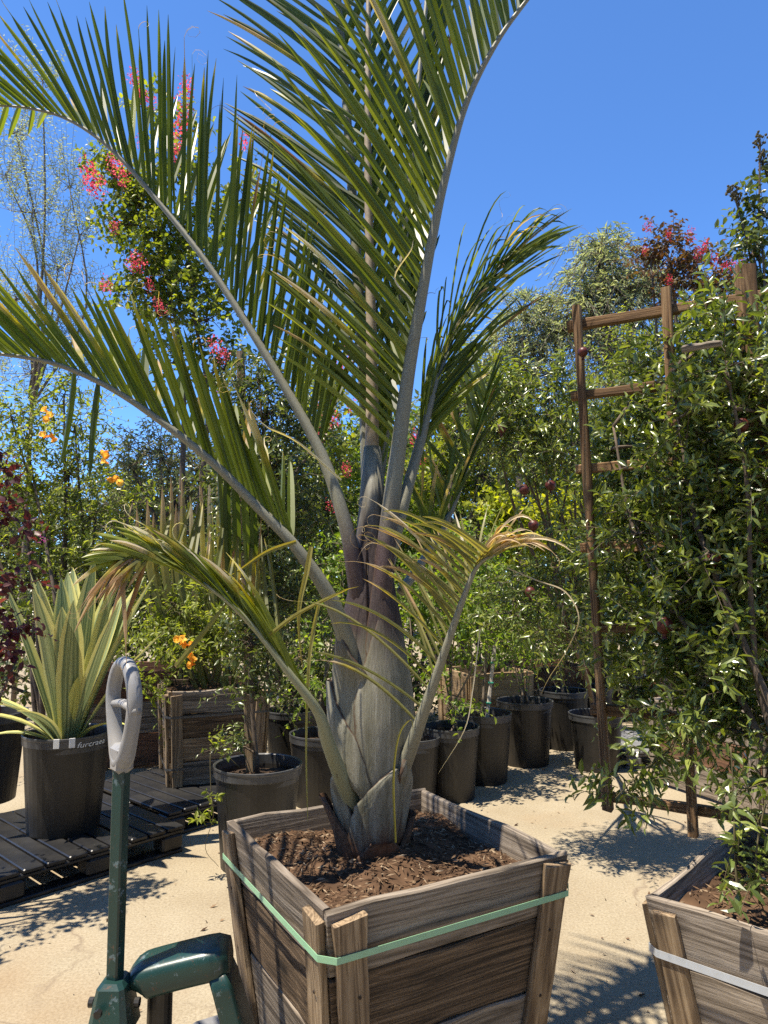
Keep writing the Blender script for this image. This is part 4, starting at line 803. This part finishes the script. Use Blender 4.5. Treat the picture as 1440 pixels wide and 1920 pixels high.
potted('potted_tree', 'young tree with bare stems and round leaves in third pot', 2, [(980, 1170, 55, 0, 30), (1000, 1230, 28, 0, 12), (950, 1190, 45, 0, 24), (1030, 1130, 55, .1, 28)], M_citrus, multi=True, upward=.1)
potted('potted_tree', 'feathery green young tree in the fourth pot', 3, [(1040, 1150, 60, 0, 40), (1080, 1200, 55, 0, 34), (1020, 1200, 40, 0, 20)], M_tecoma, (.05, .01), 16, bark=M_pale_bark)
potted('potted_shrub', 'broad leafed shrub right behind the palm trunk', 4, [(770, 1180, 60, .1, 30), (760, 1100, 60, .2, 30), (790, 1280, 35, 0, 14)], M_citrus, upward=.1)
potted('potted_shrub', 'bright leafed shrub left behind the palm trunk', 5, [(610, 1080, 55, .4, 36), (640, 1030, 45, .4, 26), (600, 1170, 55, .2, 30), (590, 1280, 40, .1, 18)], M_citrus, upward=.1)
potted('potted_shrub', 'dark shrub in the pot behind the vine', 6, [(545, 1300, 50, 0, 30), (570, 1230, 55, 0, 30), (530, 1200, 50, .1, 30)], M_dark)
potted('potted_shrub', 'far shrub beyond the palm trunk with green leaves', 7, [(640, 1200, 60, 0, 30), (660, 1120, 70, .2, 36), (700, 1050, 70, .4, 36)], M_citrus)

# timber boxes further back
def far_box(label, px, py, side, z0, z1, rot, mats, Y=None):
    c = G(px, py, z0) if Y is None else P(px, 1100, Y); crate(label, c, math.radians(rot), side, side * .93, z0, z1, [0, .34, .67, 1.0], mats, mats[0], (), bw=.075); return c
far_box('pale new timber box behind the right row of pots', 905, 0, .62, .02, .72, 20, [M_newwood, M_batten], 6.9)
far_box('dark timber box far right behind the pots', 1010, 0, .7, .02, .70, 10, [M_redwood, M_box], 7.6)
far_box('weathered timber box behind the trellis at right edge', 1385, 0, .95, .02, .64, 25, [M_grey, M_redwood], 5.4)
far_box('long brown timber box beyond the pair of pale pots', 1270, 0, .9, .02, .66, 5, [M_box, M_redwood], 8.6)
far_box('timber box behind the agave and trumpet shrub', 245, 0, .8, .02, .80, 15, [M_redwood, M_box], 6.4)
pallet('low grey pallet on the ground beyond the trellis', np.array([2.55, 6.6, 0]), .1, 1.2, 1.0, M_pallet_grey, n=7)

# ------------------------------------------------------------------ left background plants
rd = tree('smoke_bush', 'thin burgundy leafed bush hanging in at the left edge', 'bush', (-2.35, 3.35, 0), px_blobs([(-5, 880, 35, 3.5, 9), (0, 990, 40, 3.45, 12), (-10, 1100, 45, 3.4, 14), (10, 1190, 45, 3.4, 12), (30, 1240, 25, 3.4, 5), (-80, 1000, 80, 3.3, 26), (-90, 1150, 90, 3.2, 26), (-70, 850, 70, 3.4, 16)]) + [(np.array([-2.3, 2.9, 1.5]), (.35, .3, .3), 50), (np.array([-2.2, 2.6, 1.2]), (.3, .3, .25), 34)], M_red, (.055, .036), 9, .20, .02, M_bark, .5, 8, multi=True, n_ind=150, crown='foliage')
Y1 = 5.6
tc = tree('trumpet_shrub', 'tall yellow-green trumpet shrub with orange flowers at left', 'shrub', (-2.55, Y1, 0), px_blobs([(50, 830, 75, Y1, 60), (140, 800, 65, Y1, 46), (120, 740, 40, Y1, 22), (40, 920, 80, Y1, 60), (130, 890, 85, Y1, 66), (80, 1000, 90, Y1, 70), (180, 960, 60, Y1, 40), (160, 1060, 80, Y1, 60), (60, 1090, 80, Y1, 56), (20, 780, 50, Y1, 30), (240, 1050, 60, Y1, 40), (-60, 900, 80, Y1, 30), (250, 940, 30, Y1, 12)]), M_tecoma, (.06, .022), 13, .34, .03, M_bark, .25, 8, multi=True, n_ind=0, crown='foliage')
for px, py in [(95, 780), (92, 826), (214, 902), (205, 862)]: trumpet(tc, P(px, py, Y1 - .45), .045, M_orange, 3)
panicle(tc, P(80, 1010, Y1 - .45), .035, M_magenta, 30)
Y2 = 6.2
cm = tree('crape_myrtle', 'tall crape myrtle with pink blossoms behind the left fronds', 'tree', G(345, 1420) * np.array([1, 1, 0]), px_blobs([(215, 335, 45, Y2, 40), (265, 375, 55, Y2, 60), (240, 420, 40, Y2, 34), (320, 440, 60, Y2, 64), (290, 500, 55, Y2, 56), (360, 520, 70, Y2, 70), (300, 590, 60, Y2, 46), (390, 600, 65, Y2, 50), (340, 330, 45, Y2, 30), (345, 250, 30, Y2, 16), (265, 200, 22, Y2, 10), (420, 440, 50, Y2, 30), (460, 370, 35, Y2, 18), (250, 560, 40, Y2, 22), (420, 690, 55, Y2, 36), (330, 680, 50, Y2, 30), (600, 740, 60, Y2, 30), (640, 850, 60, Y2, 34), (690, 640, 45, Y2, 20)]), M_crape, (.07, .042), 13, .34, .03, M_bark, .15, 8, n_ind=0, crown='foliage', upward=.6, stems=[[G(345, 1420), P(340, 1000, Y2), P(345, 750, Y2), P(330, 600, Y2), P(290, 450, Y2), P(250, 370, Y2)], [G(352, 1420), P(370, 1000, Y2), P(390, 750, Y2), P(360, 560, Y2), P(345, 300, Y2)], [G(360, 1420), P(480, 1000, Y2), P(580, 850, Y2), P(640, 700, Y2)]])
for px, py, s in [(165, 325, .10), (180, 345, .10), (210, 305, .06), (230, 325, .09), (215, 425, .05), (250, 145, .07), (265, 180, .08), (285, 190, .06), (350, 160, .08), (345, 200, .09), (338, 245, .10), (332, 285, .08), (462, 270, .07), (265, 265, .05), (260, 490, .07), (250, 498, .06), (198, 535, .06), (280, 535, .05), (300, 575, .06), (405, 650, .07), (420, 668, .06), (410, 745, .05), (650, 660, .06), (640, 690, .06), (600, 770, .06), (625, 785, .07), (600, 815, .05), (650, 880, .05), (690, 620, .05), (660, 760, .05), (780, 820, .06), (790, 860, .05), (620, 945, .05), (510, 970, .05)]:
    panicle(cm, P(px, py, Y2 - .35), s * .9, M_pink, 110, (RNG.normal() * .3, -.2, 1))
Y3 = 9.0
pv = tree('desert_tree', 'wispy grey-green desert tree with fine twigs at upper left', 'tree', (-4.6, Y3, 0), px_blobs([(30, 560, 90, Y3, 46), (110, 500, 70, Y3, 40), (60, 400, 80, Y3, 50), (130, 350, 55, Y3, 30), (30, 250, 60, Y3, 30), (80, 150, 45, Y3, 18), (110, 620, 70, Y3, 40), (60, 700, 80, Y3, 44), (150, 440, 40, Y3, 22), (10, 330, 50, Y3, 24), (150, 700, 60, Y3, 24)]), M_silver, (.075, .012), 26, .7, .035, M_pale_bark, -.05, 4, n_ind=0, upward=1.5, outward=.5, ang=.85, fork=.4)
Y4 = 10.0
tree('olive_tree', 'dull grey-green tree beyond the left fronds', 'tree', (-3.1, Y4, 0), px_blobs([(300, 850, 85, Y4, 80), (250, 880, 60, Y4, 50), (370, 880, 90, Y4, 80), (330, 950, 100, Y4, 90), (230, 980, 70, Y4, 50), (420, 980, 90, Y4, 70)]), M_olive, (.09, .035), 13, .5, .07, tmpl=4)
def backdrop(label, L, Y, mat, leaf=(.10, .05), K=12, tw=.5, tr=.04, group='shrubs along the back of the yard', **k):
    bx = np.mean([l[0] for l in L]); b = P(bx, 1100, Y + .2); return tree('background_shrub', label, 'shrub', (b[0], b[1], 0), px_blobs([(a, y, r, Y, n) for a, y, r, n in L]), mat, leaf, K, tw, tr, M_bark, .25, 4, multi=True, group=group, **k)
backdrop('dark green shrub mass behind the trumpet shrub box', [(200, 1090, 90, 70), (300, 1080, 90, 70), (400, 1080, 90, 70), (260, 1180, 90, 60), (380, 1170, 90, 60), (150, 1180, 80, 50), (50, 1150, 90, 60)], 7.6, M_dark)
backdrop('dark shrub mass behind the vine column', [(480, 1000, 90, 70), (560, 1000, 90, 70), (520, 1120, 100, 70), (600, 1130, 90, 60), (460, 900, 80, 50), (600, 900, 80, 50), (580, 800, 70, 40)], 7.4, M_dark)
backdrop('mid green shrub directly behind the palm trunk', [(680, 1000, 90, 70), (760, 1010, 90, 70), (700, 1110, 90, 60), (800, 1100, 90, 60), (720, 900, 90, 60), (800, 920, 80, 60), (700, 820, 70, 40)], 7.8, M_citrus)
backdrop('dark hedge behind the right row of pots', [(850, 1180, 80, 60), (950, 1210, 80, 60), (1050, 1220, 80, 60), (1150, 1230, 80, 60), (900, 1080, 80, 60), (1000, 1060, 90, 60), (1120, 1120, 90, 60)], 8.8, M_crape)
backdrop('low dark groundcover shrub left beneath the far trees', [(x, 1265, 60, 40) for x in range(-40, 420, 70)], 8.2, M_dark)
backdrop('low dark groundcover shrub behind the palm box', [(x, 1265, 60, 40) for x in range(430, 860, 70)], 8.4, M_dark)
backdrop('low dark groundcover shrub behind the trellis', [(x, 1265, 60, 40) for x in range(870, 1480, 70)], 9.6, M_dark)
backdrop('lime yellow shrub glowing behind the short right frond', [(930, 960, 40, 50), (980, 985, 45, 54), (1050, 970, 40, 44), (1110, 990, 45, 50), (1090, 930, 30, 30), (960, 1030, 40, 40), (1060, 1040, 40, 40), (1150, 960, 40, 40)], 6.9, M_lime, (.09, .058), 9, .25, tr=.010)
backdrop('bright green shrub between palm and trellis', [(850, 830, 60, 60), (860, 750, 55, 60), (930, 780, 60, 60), (820, 900, 60, 60), (900, 890, 70, 70), (870, 700, 45, 44), (940, 710, 45, 44)], 7.2, M_crape, (.09, .04), tw=.22)
backdrop('pale feathery shrub seen through the trellis', [(1140, 720, 60, 60), (1180, 770, 70, 60), (1130, 800, 70, 60), (1180, 650, 45, 40), (1040, 800, 60, 50), (1180, 880, 70, 50), (990, 840, 50, 40)], 7.8, M_lime if False else M_tecoma, (.07, .02), 16, .45)
backdrop('shaded shrub mass behind the pomegranate', [(1250, 800, 100, 60), (1350, 750, 100, 60), (1430, 800, 100, 60), (1280, 950, 110, 60), (1400, 960, 110, 60), (1260, 1100, 110, 60), (1390, 1110, 110, 60), (1300, 1220, 100, 50), (1430, 1220, 100, 50)], 6.8, M_olive)
Y5 = 15.0
tree('pepper_tree', 'silvery weeping tree far back on the right skyline', 'tree', (5.2, Y5, 0), px_blobs([(1130, 490, 62, Y5, 110), (1170, 550, 80, Y5, 130), (1100, 570, 75, Y5, 120), (1215, 530, 50, Y5, 70), (1060, 620, 75, Y5, 100), (1150, 680, 110, Y5, 100), (1230, 640, 80, Y5, 70), (1120, 460, 32, Y5, 26)]), M_silver, (.20, .028), 16, 1.0, .12, droop=1.1, upward=.6, ang=.4)
tree('pepper_tree', 'smaller silvery tree on the skyline left of trellis', 'tree', (2.9, Y5, 0), px_blobs([(985, 590, 48, Y5, 80), (960, 640, 50, Y5, 70), (1020, 640, 55, Y5, 50), (990, 700, 70, Y5, 60), (910, 680, 50, Y5, 40)]), M_silver, (.19, .028), 16, .9, .1, droop=1.0, upward=.6, ang=.4)
Y6 = 7.0
cr = tree('crape_myrtle', 'bronze leafed crape myrtle with crimson flowers above the trellis', 'tree', (2.95, Y6, 0), px_blobs([(1250, 460, 42, Y6, 34), (1220, 490, 30, Y6, 20), (1290, 500, 50, Y6, 44), (1260, 540, 50, Y6, 44), (1340, 530, 50, Y6, 44), (1320, 590, 60, Y6, 50), (1390, 560, 45, Y6, 36), (1400, 640, 60, Y6, 40)]), M_bronze, (.065, .036), 11, .30, .04, tmpl=8, multi=True, upward=.6, crown='foliage')
for px, py, s in [(1215, 425, .06), (1255, 440, .05), (1295, 440, .06), (1320, 465, .07), (1310, 475, .06), (1340, 490, .06), (1380, 495, .07), (1400, 490, .07), (1255, 525, .05), (1210, 470, .04), (1360, 500, .05)]: panicle(cr, P(px, py, Y6 - .4), s * .85, M_crimson, 80)
Y7 = 4.2
cs = tree('crape_myrtle', 'green crape myrtle with seed heads at the right edge', 'tree', (2.5, Y7, 0), px_blobs([(1425, 400, 22, Y7, 12), (1420, 470, 30, Y7, 20), (1440, 330, 18, Y7, 8), (1400, 430, 18, Y7, 6), (1440, 560, 40, Y7, 30), (1480, 480, 40, Y7, 20)]), M_dark, (.065, .034), 11, .25, .025, tmpl=8, multi=True, upward=1.0, crown='foliage')
def seeds(root, c, s, n=30):
    mb = MB()
    for _ in range(n):
        d = unit(RNG.normal(size=3)) * RNG.random() ** .4 * s; p = np.asarray(c) + d; V, F = lathe([(.001, -.009), (.008, -.004), (.009, .003), (.001, .009)], 6, p); mb.add(V, F); V, F = tube([np.asarray(c) - [0, 0, s], p], [.0015, .001], 3, cap=False); mb.add(V, F)
    return mb.build('seed_head', M_twig, root)
for px, py in [(1375, 355), (1385, 370), (1425, 262), (1432, 290), (1438, 310)]: seeds(cs, P(px, py, Y7), .05, 24)
mbs = MB()
for a in ([(1375, 360), (1395, 430), (1410, 500), (1430, 600)], [(1425, 265), (1424, 360), (1422, 450), (1430, 560)]): mbs.add(*tube(catmull([P(x, y, Y7) for x, y in a], 4), .006, 5))
mbs.build('stem', M_bark, cs)
# far line of trees closing the yard
Yf = 22.0
for i, (x0, lab, mt, hh) in enumerate([(-150, 'far dark tree line left edge of the yard', M_dark, 1010), (100, 'far olive trees beyond the trumpet shrub', M_olive, 990), (360, 'far green trees behind the vine column', M_dark, 960), (620, 'far green trees behind the palm trunk', M_crape, 900), (860, 'far trees beyond the right row of pots', M_olive, 860), (1100, 'far trees beyond the trellis', M_crape, 860), (1340, 'far dark trees behind the pomegranate', M_dark, 800), (1560, 'far trees off the right edge', M_olive, 800)]):
    bl = [(x0 + dx, y, 100, Yf, 80) for dx in (-90, 0, 90) for y in range(hh, 1130, 110)]; b = P(x0, 1100, Yf)
    tree('far_tree', lab, 'tree', (b[0], b[1], 0), px_blobs(bl), mt, (.30, .14), 18, 1.3, .15, tmpl=4, multi=True, twigs=False, group='far trees closing the yard')
for i, (x, y, lab) in enumerate([(-5.5, -3.2, 'tall leafy tree behind the viewpoint, far left'), (-2.6, -4.2, 'tall leafy tree behind the viewpoint, left of centre'), (.4, -4.4, 'tall leafy tree directly behind the viewpoint'), (3.4, -4.0, 'tall leafy tree behind the viewpoint, right of centre'), (5.6, -1.6, 'tall leafy tree beside the viewpoint on the right'), (6.2, 2.0, 'tall leafy tree right of the pomegranate planter'), (-6.4, .4, 'tall leafy tree off the left of the yard')]):  # unseen trees added around the camera to cut fill light from the low sky
    bl = [(np.array([x + dx, y, z]), (1.1, .8, .9), 50) for dx in (-.9, .9) for z in (.7, 1.9, 3.1, 4.3, 5.5)]
    tree('sky_blocker_tree', lab, 'tree', (x, y, 0), bl, M_dark, (.20, .11), 12, .8, .06, tmpl=4, multi=True, twigs=False, group='trees around the yard')
# ------------------------------------------------------------------ litter
mb = MB()
for _ in range(900):
    x, y = random.uniform(-2.2, 2.6), random.uniform(1.8, 8); r = random.choice([random.uniform(.002, .006), random.uniform(.004, .016)]); a = random.uniform(0, 6.28); p = np.array([x, y, .004]); d = np.array([math.cos(a), math.sin(a), random.uniform(0, .3)]); s = np.array([-math.sin(a), math.cos(a), random.uniform(-.3, .3)])
    mb.add([p - d * r, p + s * r * .5 + [0, 0, .003], p + d * r * 1.4 + [0, 0, .004], p - s * r * .5], [[0, 1, 2], [0, 2, 3]], rnd=[random.random()] * 4)
tag(mb.build('leaf_litter', M_mulch), 'scattered dry leaf bits on the tan concrete', 'litter', None, 'stuff')
